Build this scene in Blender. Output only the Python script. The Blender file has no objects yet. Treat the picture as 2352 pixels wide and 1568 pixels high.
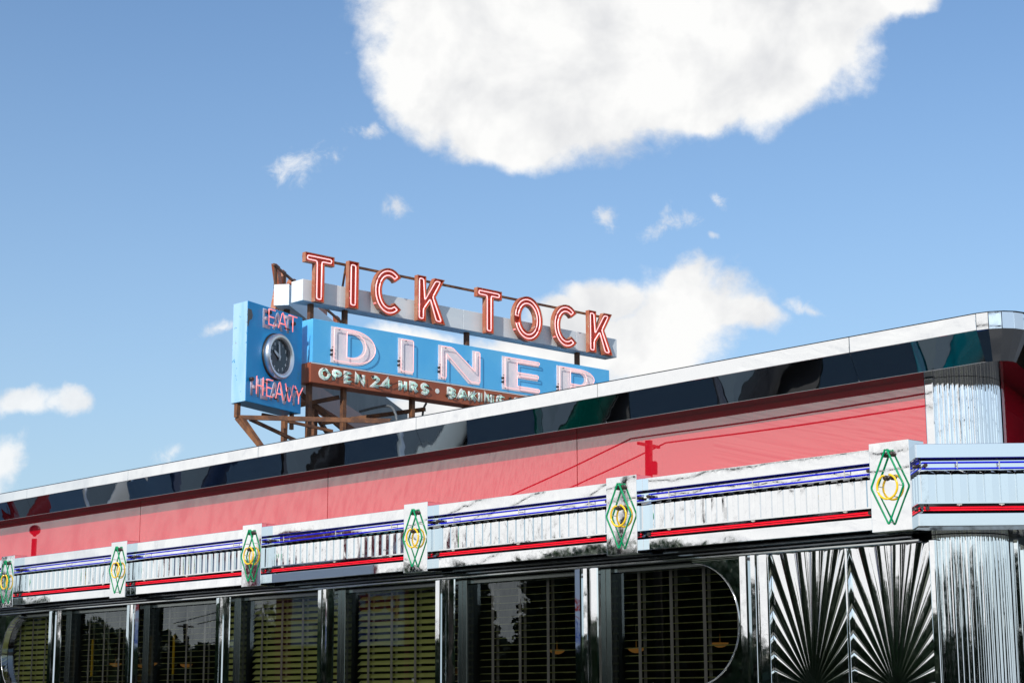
import bpy, math, random
from mathutils import Vector, Matrix, noise as mnoise
R = math.radians
random.seed(7)
S = bpy.context.scene
C = S.collection

# ---------------------------------------------------------------- camera
FPX, PITCH, AZ, ROLL = 7250.0, R(11.2), R(138.0), R(.2)
cf = Vector((math.cos(PITCH)*math.cos(AZ), math.cos(PITCH)*math.sin(AZ), math.sin(PITCH)))
r0 = Vector((math.sin(AZ), -math.cos(AZ), 0)); u0 = r0.cross(cf)
cr = r0*math.cos(ROLL)-u0*math.sin(ROLL); cu = u0*math.cos(ROLL)+r0*math.sin(ROLL)
CAM = Vector((0, 0, 1.6))
cd = bpy.data.cameras.new('camera'); cam = bpy.data.objects.new('camera', cd); C.objects.link(cam)
cd.sensor_width = 36; cd.lens = 36*FPX/4096; cd.clip_end = 3000; cd.clip_start = .05
m = Matrix((cr, cu, -cf)).transposed().to_4x4(); m.translation = CAM
cam.matrix_world = m
S.camera = cam

# ---------------------------------------------------------------- light
SUN_AZ, SUN_EL = R(294), R(28.5)
sd = bpy.data.lights.new('sun', 'SUN'); sd.energy = 3.4; sd.angle = R(.5); sd.color = (1, .95, .88)
so = bpy.data.objects.new('sun', sd); C.objects.link(so)
sv = Vector((math.cos(SUN_EL)*math.cos(SUN_AZ), math.cos(SUN_EL)*math.sin(SUN_AZ), math.sin(SUN_EL)))
so.rotation_euler = sv.to_track_quat('Z', 'Y').to_euler(); so.location = (0, -20, 40)
S.view_settings.view_transform = 'Standard'; S.view_settings.look = 'None'
S.view_settings.exposure = 0.0; S.view_settings.gamma = 1

# ---------------------------------------------------------------- world
W = bpy.data.worlds.new('World'); S.world = W; W.use_nodes = True
nt = W.node_tree; nt.nodes.clear(); N_ = nt.nodes; L_ = nt.links
def setin(n, i, v):
    if hasattr(v, 'links') or isinstance(v, bpy.types.NodeSocket): L_.new(v, n.inputs[i])
    else: n.inputs[i].default_value = v
def M2(op, a, b=0.0, c=0.0, clamp=False):
    n = N_.new('ShaderNodeMath'); n.operation = op; n.use_clamp = clamp
    setin(n, 0, a); setin(n, 1, b)
    if op in ('MULTIPLY_ADD', 'SMOOTH_MAX', 'SMOOTH_MIN'): setin(n, 2, c)
    return n.outputs[0]
def dotc(v, c):
    n = N_.new('ShaderNodeVectorMath'); n.operation = 'DOT_PRODUCT'; L_.new(v, n.inputs[0]); n.inputs[1].default_value = c
    return n.outputs['Value']
def comb(x, y, z):
    n = N_.new('ShaderNodeCombineXYZ'); setin(n, 0, x); setin(n, 1, y); setin(n, 2, z); return n.outputs[0]
def wnoise(v, scale, detail=8, rough=.6, dist=0):
    n = N_.new('ShaderNodeTexNoise'); L_.new(v, n.inputs['Vector']); n.inputs['Scale'].default_value = scale
    n.inputs['Detail'].default_value = detail; n.inputs['Roughness'].default_value = rough; n.inputs['Distortion'].default_value = dist
    return n.outputs['Fac']
def sstep(x, a, b):
    n = N_.new('ShaderNodeMapRange'); n.interpolation_type = 'SMOOTHSTEP'; setin(n, 0, x); n.inputs[1].default_value = a; n.inputs[2].default_value = b
    return n.outputs[0]
tc = N_.new('ShaderNodeTexCoord'); dirv = tc.outputs['Generated']
sky = N_.new('ShaderNodeTexSky'); sky.sky_type = 'NISHITA'; sky.sun_disc = False
sky.sun_elevation = SUN_EL; sky.sun_rotation = R(90)-SUN_AZ
sky.air_density = 1.0; sky.dust_density = 0.6; sky.ozone_density = 2.0
tint = N_.new('ShaderNodeMix'); tint.data_type = 'RGBA'; tint.blend_type = 'MULTIPLY'; tint.inputs['Factor'].default_value = 1
L_.new(sky.outputs[0], tint.inputs['A']); tint.inputs['B'].default_value = (.81, .98, 1.13, 1)
bg1 = N_.new('ShaderNodeBackground'); L_.new(tint.outputs['Result'], bg1.inputs[0]); bg1.inputs[1].default_value = .125
# cloud bank north-west: tangent frame of a fixed compass direction (az 138, el 11)
zf = M2('MAXIMUM', dotc(dirv, (-.729, .6564, .1942)), .02)
cu_ = M2('MULTIPLY', M2('DIVIDE', dotc(dirv, (.6691, .7431, 0)), zf), 4.163)      # 1 unit ~ 13.5 degrees
cv_ = M2('MULTIPLY', M2('DIVIDE', dotc(dirv, (.1443, -.13, .981)), zf), 4.163)
pc = comb(cu_, cv_, 0)
wn = N_.new('ShaderNodeTexNoise'); L_.new(pc, wn.inputs['Vector']); wn.inputs['Scale'].default_value = 3.2; wn.inputs['Detail'].default_value = 6
wsub = N_.new('ShaderNodeVectorMath'); wsub.operation = 'SUBTRACT'; L_.new(wn.outputs['Color'], wsub.inputs[0]); wsub.inputs[1].default_value = (.5, .5, .5)
wsc = N_.new('ShaderNodeVectorMath'); wsc.operation = 'SCALE'; L_.new(wsub.outputs[0], wsc.inputs[0]); wsc.inputs['Scale'].default_value = .26
wad = N_.new('ShaderNodeVectorMath'); wad.operation = 'ADD'; L_.new(pc, wad.inputs[0]); L_.new(wsc.outputs[0], wad.inputs[1])
sx = N_.new('ShaderNodeSeparateXYZ'); L_.new(wad.outputs[0], sx.inputs[0]); WX, WY = sx.outputs[0], sx.outputs[1]
def blob(x, y, rx, ry, ang=0, k=1.0):
    cx, cy = (x-1176)/1000, (784-y)/1000; rx /= 1000; ry /= 1000
    ca, sa = math.cos(R(ang)), math.sin(R(ang))
    dx = M2('SUBTRACT', WX, cx); dy = M2('SUBTRACT', WY, cy)
    a = M2('ADD', M2('MULTIPLY', dx, ca/rx), M2('MULTIPLY', dy, sa/rx))
    b = M2('ADD', M2('MULTIPLY', dx, -sa/ry), M2('MULTIPLY', dy, ca/ry))
    r = M2('SQRT', M2('ADD', M2('MULTIPLY', a, a), M2('MULTIPLY', b, b)))
    return M2('MULTIPLY', M2('SUBTRACT', 1.0, r), k)
def union(bl, k=.12):
    f = bl[0]
    for b in bl[1:]: f = M2('SMOOTH_MAX', f, b, k)
    return f
big = union([blob(1130, 60, 300, 270), blob(1000, 190, 165, 160), blob(1800, 110, 230, 190, 10), blob(1540, 230, 260, 110, 8), blob(1160, 300, 200, 110, -10), blob(2060, 0, 190, 100, 30), blob(1140, 250, 290, 130, -12), blob(1420, 120, 420, 250, 8), blob(1720, 70, 340, 185, 18), blob(1960, -10, 330, 140, 28), blob(1100, -120, 230, 260), blob(1660, 190, 180, 70, 18), blob(1000, 160, 170, 190)], .1)
mid = union([blob(1570, 720, 210, 120, -5), blob(1570, 655, 75, 60), blob(1380, 680, 120, 75), blob(1290, 740, 130, 70), blob(1430, 800, 300, 110), blob(1180, 830, 240, 90), blob(950, 800, 150, 60), blob(1700, 745, 110, 55), blob(1100, 930, 300, 60)], .1)
low = union([blob(50, 920, 110, 42, -8), blob(165, 940, 50, 40), blob(10, 1050, 65, 60), blob(-60, 1100, 100, 90)], .08)
nf = wnoise(pc, 8.0, 12, .68, .15)
nfs = M2('ADD', M2('SUBTRACT', nf, .5), M2('MULTIPLY', M2('SUBTRACT', wnoise(pc, 22.0, 10, .65, .3), .5), .25))
cov = M2('MAXIMUM', sstep(M2('MULTIPLY_ADD', nfs, .6, big), -.05, .33), sstep(M2('MULTIPLY_ADD', nfs, .8, mid), -.06, .42))
cov = M2('MAXIMUM', cov, M2('MULTIPLY', sstep(M2('MULTIPLY_ADD', nfs, 1.3, low), -.05, .6), .85))
nw = M2('SUBTRACT', wnoise(pc, 16, 10, .72, .5), .5)
wis = union([blob(820, 315, 62, 34, 20), blob(688, 393, 74, 36, 15), blob(912, 495, 62, 42, -30), blob(1543, 534, 54, 32, 15), blob(1398, 516, 36, 34), blob(1632, 478, 24, 30, 60), blob(1620, 556, 22, 12), blob(392, 1000, 72, 36, 15), blob(520, 775, 50, 26), blob(1840, 705, 60, 28)], .03)
cov = M2('MAXIMUM', cov, M2('MULTIPLY', sstep(M2('MULTIPLY_ADD', nw, 2.6, wis), .1, 1.3), .8))
front = sstep(dotc(dirv, (-.729, .6564, .1942)), .25, .6)
cov = M2('MULTIPLY', cov, front)
# broken bright cloud over the street, to the south-west
n3 = wnoise(dirv, 2.0, 4, .5, .1)
sw = dotc(dirv, (math.cos(R(222))*.97, math.sin(R(222))*.97, .24))
zc = dotc(dirv, (0, 0, 1))
cov2 = sstep(M2('ADD', M2('MULTIPLY', M2('SUBTRACT', n3, .5), 1.3), M2('MULTIPLY', M2('SUBTRACT', sw, .50), 2.8)), -.35, .35)
cov2 = M2('MAXIMUM', cov2, .22)
cov2 = M2('MULTIPLY', cov2, M2('SUBTRACT', 1.0, front, clamp=True))
# thin haze toward the horizon
hz = M2('MULTIPLY', M2('POWER', M2('SUBTRACT', 1.0, M2('MAXIMUM', zc, 0.0), clamp=True), 5.5), 1.0, clamp=True)
n4 = wnoise(dirv, 3.0, 4, .5)
hz = M2('MULTIPLY', hz, M2('MULTIPLY_ADD', n4, .8, .6))
covall = M2('MAXIMUM', cov, cov2)
shade = wnoise(pc, 4.0, 5, .55, .2)
cr_ = N_.new('ShaderNodeValToRGB'); L_.new(shade, cr_.inputs[0])
cr_.color_ramp.elements[0].position = .36; cr_.color_ramp.elements[0].color = (.78, .79, .81, 1)
cr_.color_ramp.elements[1].position = .56; cr_.color_ramp.elements[1].color = (1, 1, .99, 1)
bgh = N_.new('ShaderNodeBackground'); bgh.inputs[0].default_value = (.60, .76, .88, 1); bgh.inputs[1].default_value = .82
bg2 = N_.new('ShaderNodeBackground'); L_.new(cr_.outputs[0], bg2.inputs[0]); L_.new(M2('MULTIPLY_ADD', front, -.07, 1.06), bg2.inputs[1])
mxh = N_.new('ShaderNodeMixShader'); L_.new(hz, mxh.inputs[0]); L_.new(bg1.outputs[0], mxh.inputs[1]); L_.new(bgh.outputs[0], mxh.inputs[2])
mx = N_.new('ShaderNodeMixShader'); L_.new(covall, mx.inputs[0]); L_.new(mxh.outputs[0], mx.inputs[1]); L_.new(bg2.outputs[0], mx.inputs[2])
wo = N_.new('ShaderNodeOutputWorld'); L_.new(mx.outputs[0], wo.inputs[0])

# ---------------------------------------------------------------- materials
MATS = {}
def mat(name, col, rough=.5, metal=0, ior=None, emit=None, es=0, spec=None, noise=None, bump=None, coat=0, rmap=None):
    """noise=(scale, colour2, lo, hi, detail) mixes a second colour in; bump=(scale, strength, distance)"""
    if name in MATS: return MATS[name]
    mt = bpy.data.materials.new(name); mt.use_nodes = True; t = mt.node_tree; b = t.nodes['Principled BSDF']
    b.inputs['Base Color'].default_value = (*col, 1); b.inputs['Roughness'].default_value = rough; b.inputs['Metallic'].default_value = metal
    if ior: b.inputs['IOR'].default_value = ior
    if spec is not None: b.inputs['Specular IOR Level'].default_value = spec
    if emit: b.inputs['Emission Color'].default_value = (*emit, 1); b.inputs['Emission Strength'].default_value = es
    if coat: b.inputs['Coat Weight'].default_value = coat
    geo = t.nodes.new('ShaderNodeNewGeometry')
    prev = None
    for q in (noise or []):
        sc, c2, lo, hi, det = q[:5]; st = q[5] if len(q) > 5 else (1, 1, 1)
        mp = t.nodes.new('ShaderNodeMapping'); mp.inputs['Scale'].default_value = st; t.links.new(geo.outputs['Position'], mp.inputs[0])
        n = t.nodes.new('ShaderNodeTexNoise'); n.inputs['Scale'].default_value = sc; n.inputs['Detail'].default_value = det; n.inputs['Roughness'].default_value = .62
        t.links.new(mp.outputs[0], n.inputs['Vector'])
        r = t.nodes.new('ShaderNodeMapRange'); r.interpolation_type = 'SMOOTHSTEP'; t.links.new(n.outputs['Fac'], r.inputs[0]); r.inputs[1].default_value = lo; r.inputs[2].default_value = hi
        x = t.nodes.new('ShaderNodeMix'); x.data_type = 'RGBA'; t.links.new(r.outputs[0], x.inputs['Factor'])
        if prev is None: x.inputs['A'].default_value = (*col, 1)
        else: t.links.new(prev, x.inputs['A'])
        x.inputs['B'].default_value = (*c2, 1); prev = x.outputs['Result']
    if prev is not None: t.links.new(prev, b.inputs['Base Color'])
    if rmap:
        n = t.nodes.new('ShaderNodeTexNoise'); n.inputs['Scale'].default_value = rmap[0]; n.inputs['Detail'].default_value = 6; t.links.new(geo.outputs['Position'], n.inputs['Vector'])
        r = t.nodes.new('ShaderNodeMapRange'); t.links.new(n.outputs['Fac'], r.inputs[0]); r.inputs[1].default_value = .4; r.inputs[2].default_value = .7; r.inputs[3].default_value = rmap[1]; r.inputs[4].default_value = rmap[2]
        t.links.new(r.outputs[0], b.inputs['Roughness'])
    last = None
    for q in (bump or []):
        n = t.nodes.new('ShaderNodeTexNoise'); n.inputs['Scale'].default_value = q[0]; n.inputs['Detail'].default_value = q[3] if len(q) > 3 else 1
        mp = t.nodes.new('ShaderNodeMapping'); mp.inputs['Scale'].default_value = q[4] if len(q) > 4 else (1, 1, 1)
        t.links.new(geo.outputs['Position'], mp.inputs[0]); t.links.new(mp.outputs[0], n.inputs['Vector'])
        bp = t.nodes.new('ShaderNodeBump'); bp.inputs['Strength'].default_value = q[1]; bp.inputs['Distance'].default_value = q[2]
        t.links.new(n.outputs['Fac'], bp.inputs['Height'])
        if last is not None: t.links.new(last, bp.inputs['Normal'])
        last = bp.outputs['Normal']
    if last is not None: t.links.new(last, b.inputs['Normal'])
    MATS[name] = mt; return mt
steel = mat('polished_stainless', (.93, .94, .95), .03, 1, bump=[(2.0, 1, .0018), (9, 1, .00005, 1)], rmap=(30, .015, .06))
steelf = mat('flat_stainless', (.93, .94, .95), .025, 1, bump=[(.9, 1, .004, 1), (5, 1, .00022, 1)], rmap=(25, .015, .05))
steelr = mat('ribbed_stainless', (.93, .94, .95), .04, 1, bump=[(6, 1, .002, 1, (1, 1, .35))], rmap=(30, .02, .08))
steelp = mat('pressed_stainless', (.9, .91, .92), .04, 1, bump=[(3.0, 1, .0016, 1, (1, 1, .6)), (14, 1, .0001, 1)], rmap=(12, .02, .06))
covem = mat('cove_stainless', (.95, .96, .97), .015, 1, bump=[(1.1, 1, .011, 1), (5, 1, .0006, 1)])
darkm = mat('dark_metal', (.03, .035, .04), .25, .6)
blackp = mat('black_paint', (.015, .015, .016), .35)
redp = mat('red_enamel', (.56, .008, .024), .004, 0, ior=2.7, bump=[(.8, 1, .0005, 0)])
redd = mat('panel_joint', (.25, .02, .02), .4)
nblue = mat('blue_tube_glass', (.006, .012, .6), .3, ior=1.25, emit=(.01, .01, .8), es=.25)
nred = mat('red_tube_glass', (.85, .01, .03), .3, ior=1.25, emit=(1, .01, .03), es=.3)
ngreen = mat('green_tube_glass', (0, .27, .11), .3, ior=1.25, emit=(0, .4, .15), es=.1)
nyel = mat('yellow_tube_glass', (.85, .55, .02), .12, emit=(1, .6, .02), es=.12)
socket = mat('dark_socket', (.035, .022, .018), .4)
porc = mat('clip_glass', (.55, .55, .5), .2)
blue1 = mat('weathered_blue_paint', (.10, .52, .95), .38, noise=[(1.6, (.14, .57, .95), .35, .75, 4), (5.5, (.01, .16, .46), .66, .72, 6), (9, (.16, .1, .06), .745, .76, 8)])
blue2 = mat('sunlit_chipped_blue', (.42, .68, .9), .42, noise=[(2, (.3, .58, .84), .4, .7, 5, (3, 3, .5)), (9, (.04, .3, .6), .62, .64, 7), (8, (.25, .14, .06), .655, .67, 8)])  # pale base carries the sun on the street end; chips are real
brown1 = mat('rust_brown_paint', (.40, .105, .045), .45, noise=[(2.5, (.3, .075, .035), .4, .7, 5), (4.2, (.55, .42, .36), .66, .72, 9, (1, 1, 2.2))])
rust = mat('rusty_steel', (.10, .045, .026), .7, noise=[(6, (.24, .10, .04), .4, .65, 7), (9, (.06, .03, .025), .6, .72, 6)], bump=[(40, .5, .002, 4)])
rustl = mat('rusty_letter_return', (.45, .2, .12), .6, noise=[(5, (.42, .12, .06), .42, .55, 7), (12, (.55, .48, .4), .6, .68, 6)])
lface = mat('letter_face_red', (.56, .085, .045), .45, noise=[(6, (.45, .06, .034), .4, .7, 6), (14, (.36, .08, .04), .62, .7, 6)])
whitep = mat('white_sheet_metal', (.84, .88, .9), .35, noise=[(1.2, (.76, .82, .86), .35, .7, 5, (1, 1, 4)), (8, (.5, .52, .52), .7, .78, 8, (1, 1, .3))], bump=[(2, 1, .004, 1)])
plet = mat('faded_white_lettering', (.95, .90, .92), .5, noise=[(3, (.8, .78, .86), .4, .7, 5), (18, (.35, .38, .5), .68, .74, 6)])
plet2 = mat('cream_lettering', (.85, .88, .84), .5, noise=[(12, (.5, .45, .4), .66, .73, 6)])
pgrey = mat('grey_lettering', (.64, .62, .72), .5, noise=[(8, (.3, .38, .52), .45, .7, 6)])
whline = mat('white_pinstripe', (.75, .78, .8), .5, noise=[(10, (.4, .5, .6), .62, .7, 6)])
npink = mat('pink_neon', (1, .6, .58), .3, emit=(1, .5, .48), es=.7)
npinkr = mat('red_pink_neon', (.9, .3, .3), .3, emit=(1, .22, .2), es=.85)
nletter = mat('hot_pink_neon', (.9, .6, .6), .3, emit=(1, .5, .5), es=.95)
nmint = mat('mint_neon', (.5, .85, .75), .3, emit=(.4, .8, .68), es=.3)
greyb = mat('grey_box_back', (.17, .17, .165), .6, noise=[(2, (.12, .12, .12), .4, .7, 4)])
chrome = mat('clock_bezel', (.9, .9, .91), .34, 1, bump=[(12, .6, .002, 2)])
dialm = mat('clock_dial', (.04, .05, .06), .12, noise=[(3, (.09, .04, .04), .4, .7, 3)])
handm = mat('clock_hand', (.8, .82, .84), .4)
slatd = mat('dark_slat', (.5, .5, .2), .45)
slato = mat('olive_slat', (.85, .86, .33), .45)
tape = mat('blind_tape', (.5, .45, .47), .8)
framem = mat('window_frame_steel', (.55, .57, .57), .1, 1, bump=[(4, 1, .001, 2)])
jambm = mat('darkened_jamb_steel', (.2, .22, .21), .14, 1)  # steel darkened, the trees it mirrors are put into the colour
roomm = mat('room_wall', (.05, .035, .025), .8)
roofm = mat('roof_membrane', (.1, .1, .1), .9)
lampg = mat('lamp_glass', (.35, .2, .07), .4, emit=(1, .45, .1), es=.12)
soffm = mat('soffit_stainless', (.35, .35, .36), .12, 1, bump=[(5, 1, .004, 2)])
def glassmat():
    mt = bpy.data.materials.new('window_glass'); mt.use_nodes = True; t = mt.node_tree; t.nodes.clear()
    fr = t.nodes.new('ShaderNodeFresnel'); fr.inputs[0].default_value = 1.75
    g = t.nodes.new('ShaderNodeBsdfGlossy'); g.inputs['Roughness'].default_value = .004; g.inputs[0].default_value = (.86, .95, 1, 1)
    tr = t.nodes.new('ShaderNodeBsdfTransparent'); tr.inputs[0].default_value = (.78, .8, .74, 1)
    geo = t.nodes.new('ShaderNodeNewGeometry'); n = t.nodes.new('ShaderNodeTexNoise'); n.inputs['Scale'].default_value = 1.3; t.links.new(geo.outputs['Position'], n.inputs['Vector'])
    bp = t.nodes.new('ShaderNodeBump'); bp.inputs['Distance'].default_value = .00035; t.links.new(n.outputs[0], bp.inputs['Height']); t.links.new(bp.outputs[0], g.inputs['Normal'])
    x = t.nodes.new('ShaderNodeMixShader'); o = t.nodes.new('ShaderNodeOutputMaterial')
    t.links.new(fr.outputs[0], x.inputs[0]); t.links.new(tr.outputs[0], x.inputs[1]); t.links.new(g.outputs[0], x.inputs[2]); t.links.new(x.outputs[0], o.inputs[0])
    return mt
glass = glassmat()

# ---------------------------------------------------------------- mesh helpers
class MB:
    def __init__(s): s.v = []; s.f = []; s.sm = []
    def add(s, vs, fs, smooth=False):
        o = len(s.v); s.v += [tuple(v) for v in vs]
        for f in fs: s.f.append(tuple(o+i for i in f)); s.sm.append(smooth)
    def box(s, x0, x1, y0, y1, z0, z1):
        s.add([(x, y, z) for z in (z0, z1) for y in (y0, y1) for x in (x0, x1)],
              [(0, 2, 3, 1), (4, 5, 7, 6), (0, 1, 5, 4), (1, 3, 7, 5), (3, 2, 6, 7), (2, 0, 4, 6)])
    def prism(s, poly, fn, a, b):
        """poly 2-D, fn(p, t) -> 3-D; extruded from t=a to t=b"""
        n = len(poly)
        vs = [fn(p, a) for p in poly]+[fn(p, b) for p in poly]
        s.add(vs, [tuple(range(n))[::-1], tuple(range(n, 2*n))]+[(i, (i+1) % n, n+(i+1) % n, n+i) for i in range(n)])
    def strip(s, A, B, closed=True, smooth=False):
        n = len(A); s.add(list(A)+list(B), [(i, (i+1) % n, n+(i+1) % n, n+i) for i in range(n if closed else n-1)], smooth)
    def tube(s, path, r, closed=False, n=8, flat=None):
        P = [Vector(p) for p in path]; k = len(P); rings = []
        for i, p in enumerate(P):
            a = P[(i-1) % k] if (closed or i > 0) else p; b = P[(i+1) % k] if (closed or i < k-1) else p
            t = ((p-a).normalized()+(b-p).normalized()) if (p-a).length > 0 and (b-p).length > 0 else (b-a)
            if t.length < 1e-6: t = b-a
            t.normalize()
            if flat is not None: nrm = Vector(flat)
            else: nrm = Vector((0, 0, 1)) if abs(t.z) < .9 else Vector((0, 1, 0))
            u = t.cross(nrm).normalized(); w = u.cross(t).normalized()
            cosang = 1
            if (p-a).length > 0 and (b-p).length > 0: cosang = max(.5, ((p-a).normalized()+(b-p).normalized()).length/2)
            rr = r if not isinstance(r, tuple) else r[0]; r2 = r if not isinstance(r, tuple) else r[1]
            rings.append([p+u*math.cos(j*2*math.pi/n)*rr/cosang+w*math.sin(j*2*math.pi/n)*r2 for j in range(n)])
        o = len(s.v)
        for rg in rings: s.v += [tuple(v) for v in rg]
        for i in range(k if closed else k-1):
            for j in range(n):
                a = o+i*n; b = o+((i+1) % k)*n
                s.f.append((a+j, a+(j+1) % n, b+(j+1) % n, b+j)); s.sm.append(True)
        if not closed:
            s.f.append(tuple(o+j for j in range(n))[::-1]); s.sm.append(False); s.f.append(tuple(o+(k-1)*n+j for j in range(n))); s.sm.append(False)
    def bar(s, a, b, w, h=None):
        """rectangular bar between two points"""
        h = h or w; a = Vector(a); b = Vector(b); t = (b-a).normalized(); up = Vector((0, 0, 1)) if abs(t.z) < .95 else Vector((1, .1, 0)).normalized()
        u = t.cross(up).normalized(); v = u.cross(t).normalized()
        vs = [p+u*i*w/2+v*j*h/2 for p in (a, b) for j in (-1, 1) for i in (-1, 1)]
        s.add(vs, [(0, 2, 3, 1), (4, 5, 7, 6), (0, 1, 5, 4), (1, 3, 7, 5), (3, 2, 6, 7), (2, 0, 4, 6)])
    def lathe(s, prof, n=24, c=(0, 0, 0), axis='z'):
        rings = []
        for r, z in prof:
            rg = []
            for j in range(n):
                a = j*2*math.pi/n; x, y = r*math.cos(a), r*math.sin(a)
                p = (x, y, z) if axis == 'z' else ((x, z, y) if axis == 'y' else (z, x, y))
                rg.append((p[0]+c[0], p[1]+c[1], p[2]+c[2]))
            rings.append(rg)
        for i in range(len(rings)-1): s.strip(rings[i], rings[i+1], True, True)
        s.add(rings[0], [tuple(range(n))]); s.add(rings[-1], [tuple(range(n))])
    def build(s, name, m, parent=None, loc=None, bevel=0, keep=False):
        me = bpy.data.meshes.new(name); me.from_pydata(s.v, [], s.f); me.update()
        me.polygons.foreach_set('use_smooth', s.sm)
        import bmesh
        if not keep: bmn = bmesh.new(); bmn.from_mesh(me); bmesh.ops.recalc_face_normals(bmn, faces=bmn.faces); bmn.to_mesh(me); bmn.free()
        me.materials.append(m)
        o = bpy.data.objects.new(name, me); C.objects.link(o)
        if parent: o.parent = parent
        if loc: o.location = loc
        if bevel:
            b = o.modifiers.new('bevel', 'BEVEL'); b.width = bevel; b.segments = 2; b.limit_method = 'ANGLE'
        return o
def tag(o, label=None, cat=None, group=None, kind=None):
    if label: o['label'] = label
    if cat: o['category'] = cat
    if group: o['group'] = group
    if kind: o['kind'] = kind
    return o
def thing(name, label, cat, loc=(0, 0, 0), rz=0, group=None):
    o = bpy.data.objects.new(name, None); C.objects.link(o); o.location = loc; o.rotation_euler = (0, 0, rz)
    return tag(o, label, cat, group)
def copy_tree(o, parent=None):
    c = o.copy(); C.objects.link(c); c.parent = parent
    for ch in list(o.children): copy_tree(ch, c)
    return c
def ray(x, y): return cf+cr*((x-2048)/FPX)+cu*((1365.5-y)/FPX)
def onZ(x, y, z): d = ray(x, y); return CAM+d*((z-CAM.z)/d.z)
def onP(x, y, p, n): d = ray(x, y); return CAM+d*((Vector(p)-CAM).dot(n)/d.dot(n))
def offs(poly, d):
    """inward offset of a closed polygon (any winding), mitred"""
    n = len(poly); A = sum(poly[i][0]*poly[(i+1) % n][1]-poly[(i+1) % n][0]*poly[i][1] for i in range(n)); sg = 1 if A > 0 else -1
    out = []
    for i in range(n):
        p0, p1, p2 = Vector(poly[i-1]), Vector(poly[i]), Vector(poly[(i+1) % n])
        a = (p1-p0).normalized(); b = (p2-p1).normalized()
        na = Vector((-a.y, a.x))*sg; nb = Vector((-b.y, b.x))*sg
        m_ = na+nb; m_ = m_/max(.35, m_.length_squared/2) if m_.length > 1e-6 else na
        out.append(tuple(p1+m_*d))
    return out
def rnd(poly, r, k=3):
    """round the corners of a closed polygon"""
    n = len(poly); out = []
    for i in range(n):
        p0, p1, p2 = Vector(poly[i-1]), Vector(poly[i]), Vector(poly[(i+1) % n])
        a = p0-p1; b = p2-p1; q = min(r, a.length*.45, b.length*.45)
        A = p1+a.normalized()*q; B = p1+b.normalized()*q
        if a.normalized().dot(b.normalized()) < -.97: out.append(tuple(p1)); continue
        for j in range(k+1):
            t = j/k; out.append(tuple(A*(1-t)**2+p1*2*t*(1-t)+B*t*t))
    return out
def arcpts(cx, cy, rx, ry, a0, a1, n): return [(cx+rx*math.cos(R(a0+(a1-a0)*i/n)), cy+ry*math.sin(R(a0+(a1-a0)*i/n))) for i in range(n+1)]

# ---------------------------------------------------------------- the diner
WY_ = 12.35            # wall plane
XL = -27.2             # far left end of the building
XR = -8.64             # where the corner column starts
diner = thing('diner', 'long stainless steel roadside diner with pink-red enamel band, dark windows and rounded corner', 'diner', (-17, 12.35, 0))
dl = diner.location.copy()
def D(mb, name, m_, parent=None, bevel=0, label=None, keep=False):
    o = mb.build(name, m_, parent or diner, None, bevel, keep)
    o.location = -dl if (parent is None) else (0, 0, 0)
    if label: o['label'] = label
    return o
# building body: back, roof, inside
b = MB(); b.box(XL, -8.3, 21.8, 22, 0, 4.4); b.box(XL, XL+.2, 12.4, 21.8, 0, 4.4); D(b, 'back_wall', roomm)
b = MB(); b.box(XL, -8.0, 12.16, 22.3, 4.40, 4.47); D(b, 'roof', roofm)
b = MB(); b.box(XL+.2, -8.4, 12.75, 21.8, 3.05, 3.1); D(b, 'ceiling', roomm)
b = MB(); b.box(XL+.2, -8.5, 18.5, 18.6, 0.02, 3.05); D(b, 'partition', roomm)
b = MB(); b.box(XL, XR, WY_, 12.5, .12, 1.70); D(b, 'lower_wall', steelf)
b = MB(); b.box(XL, XR, WY_+.03, 12.7, 2.862, 4.39); D(b, 'upper_wall', blackp)
# red enamel panels
seams = [XL, -25.2, -21.04, -16.88, -12.75, XR]
for a, c in zip(seams[:-1], seams[1:]):
    b = MB(); b.box(a+.006, c-.006, WY_-.012, WY_+.02, 3.5, 4.185); D(b, 'red_panel', redp)
for a in seams[1:-1]: b = MB(); b.box(a-.005, a+.005, WY_-.006, WY_+.018, 3.5, 4.18); D(b, 'panel_joint', redd)
# side wall right of the column, running back from the corner
SA = R(112); sdv = Vector((math.cos(SA), math.sin(SA), 0)); snv = Vector((math.sin(SA), -math.cos(SA), 0)); SO = Vector((-8.30, 12.93, 0))
def side(p, t): return tuple(SO+sdv*p[0]+snv*t+Vector((0, 0, p[1])))
b = MB(); b.prism([(0, 3.5), (9, 3.5), (9, 4.18), (0, 4.18)], side, 0, .02); D(b, 'red_panel', redp)
b = MB(); b.prism([(0, .12), (9, .12), (9, 2.86), (0, 2.86)], side, 0, .02); D(b, 'side_cladding', steelf)
b = MB()
for s_ in (.02, .5, 1.1): b.prism([(s_, .12), (s_+.05, .12), (s_+.05, 2.88), (s_, 2.88)], side, .02, .06)
D(b, 'side_trim', steel, bevel=.006)
b = MB(); b.prism([(0, 2.86), (9, 2.86), (9, 4.39), (0, 4.39)], side, -.1, -.01); D(b, 'side_wall', blackp)

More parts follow.
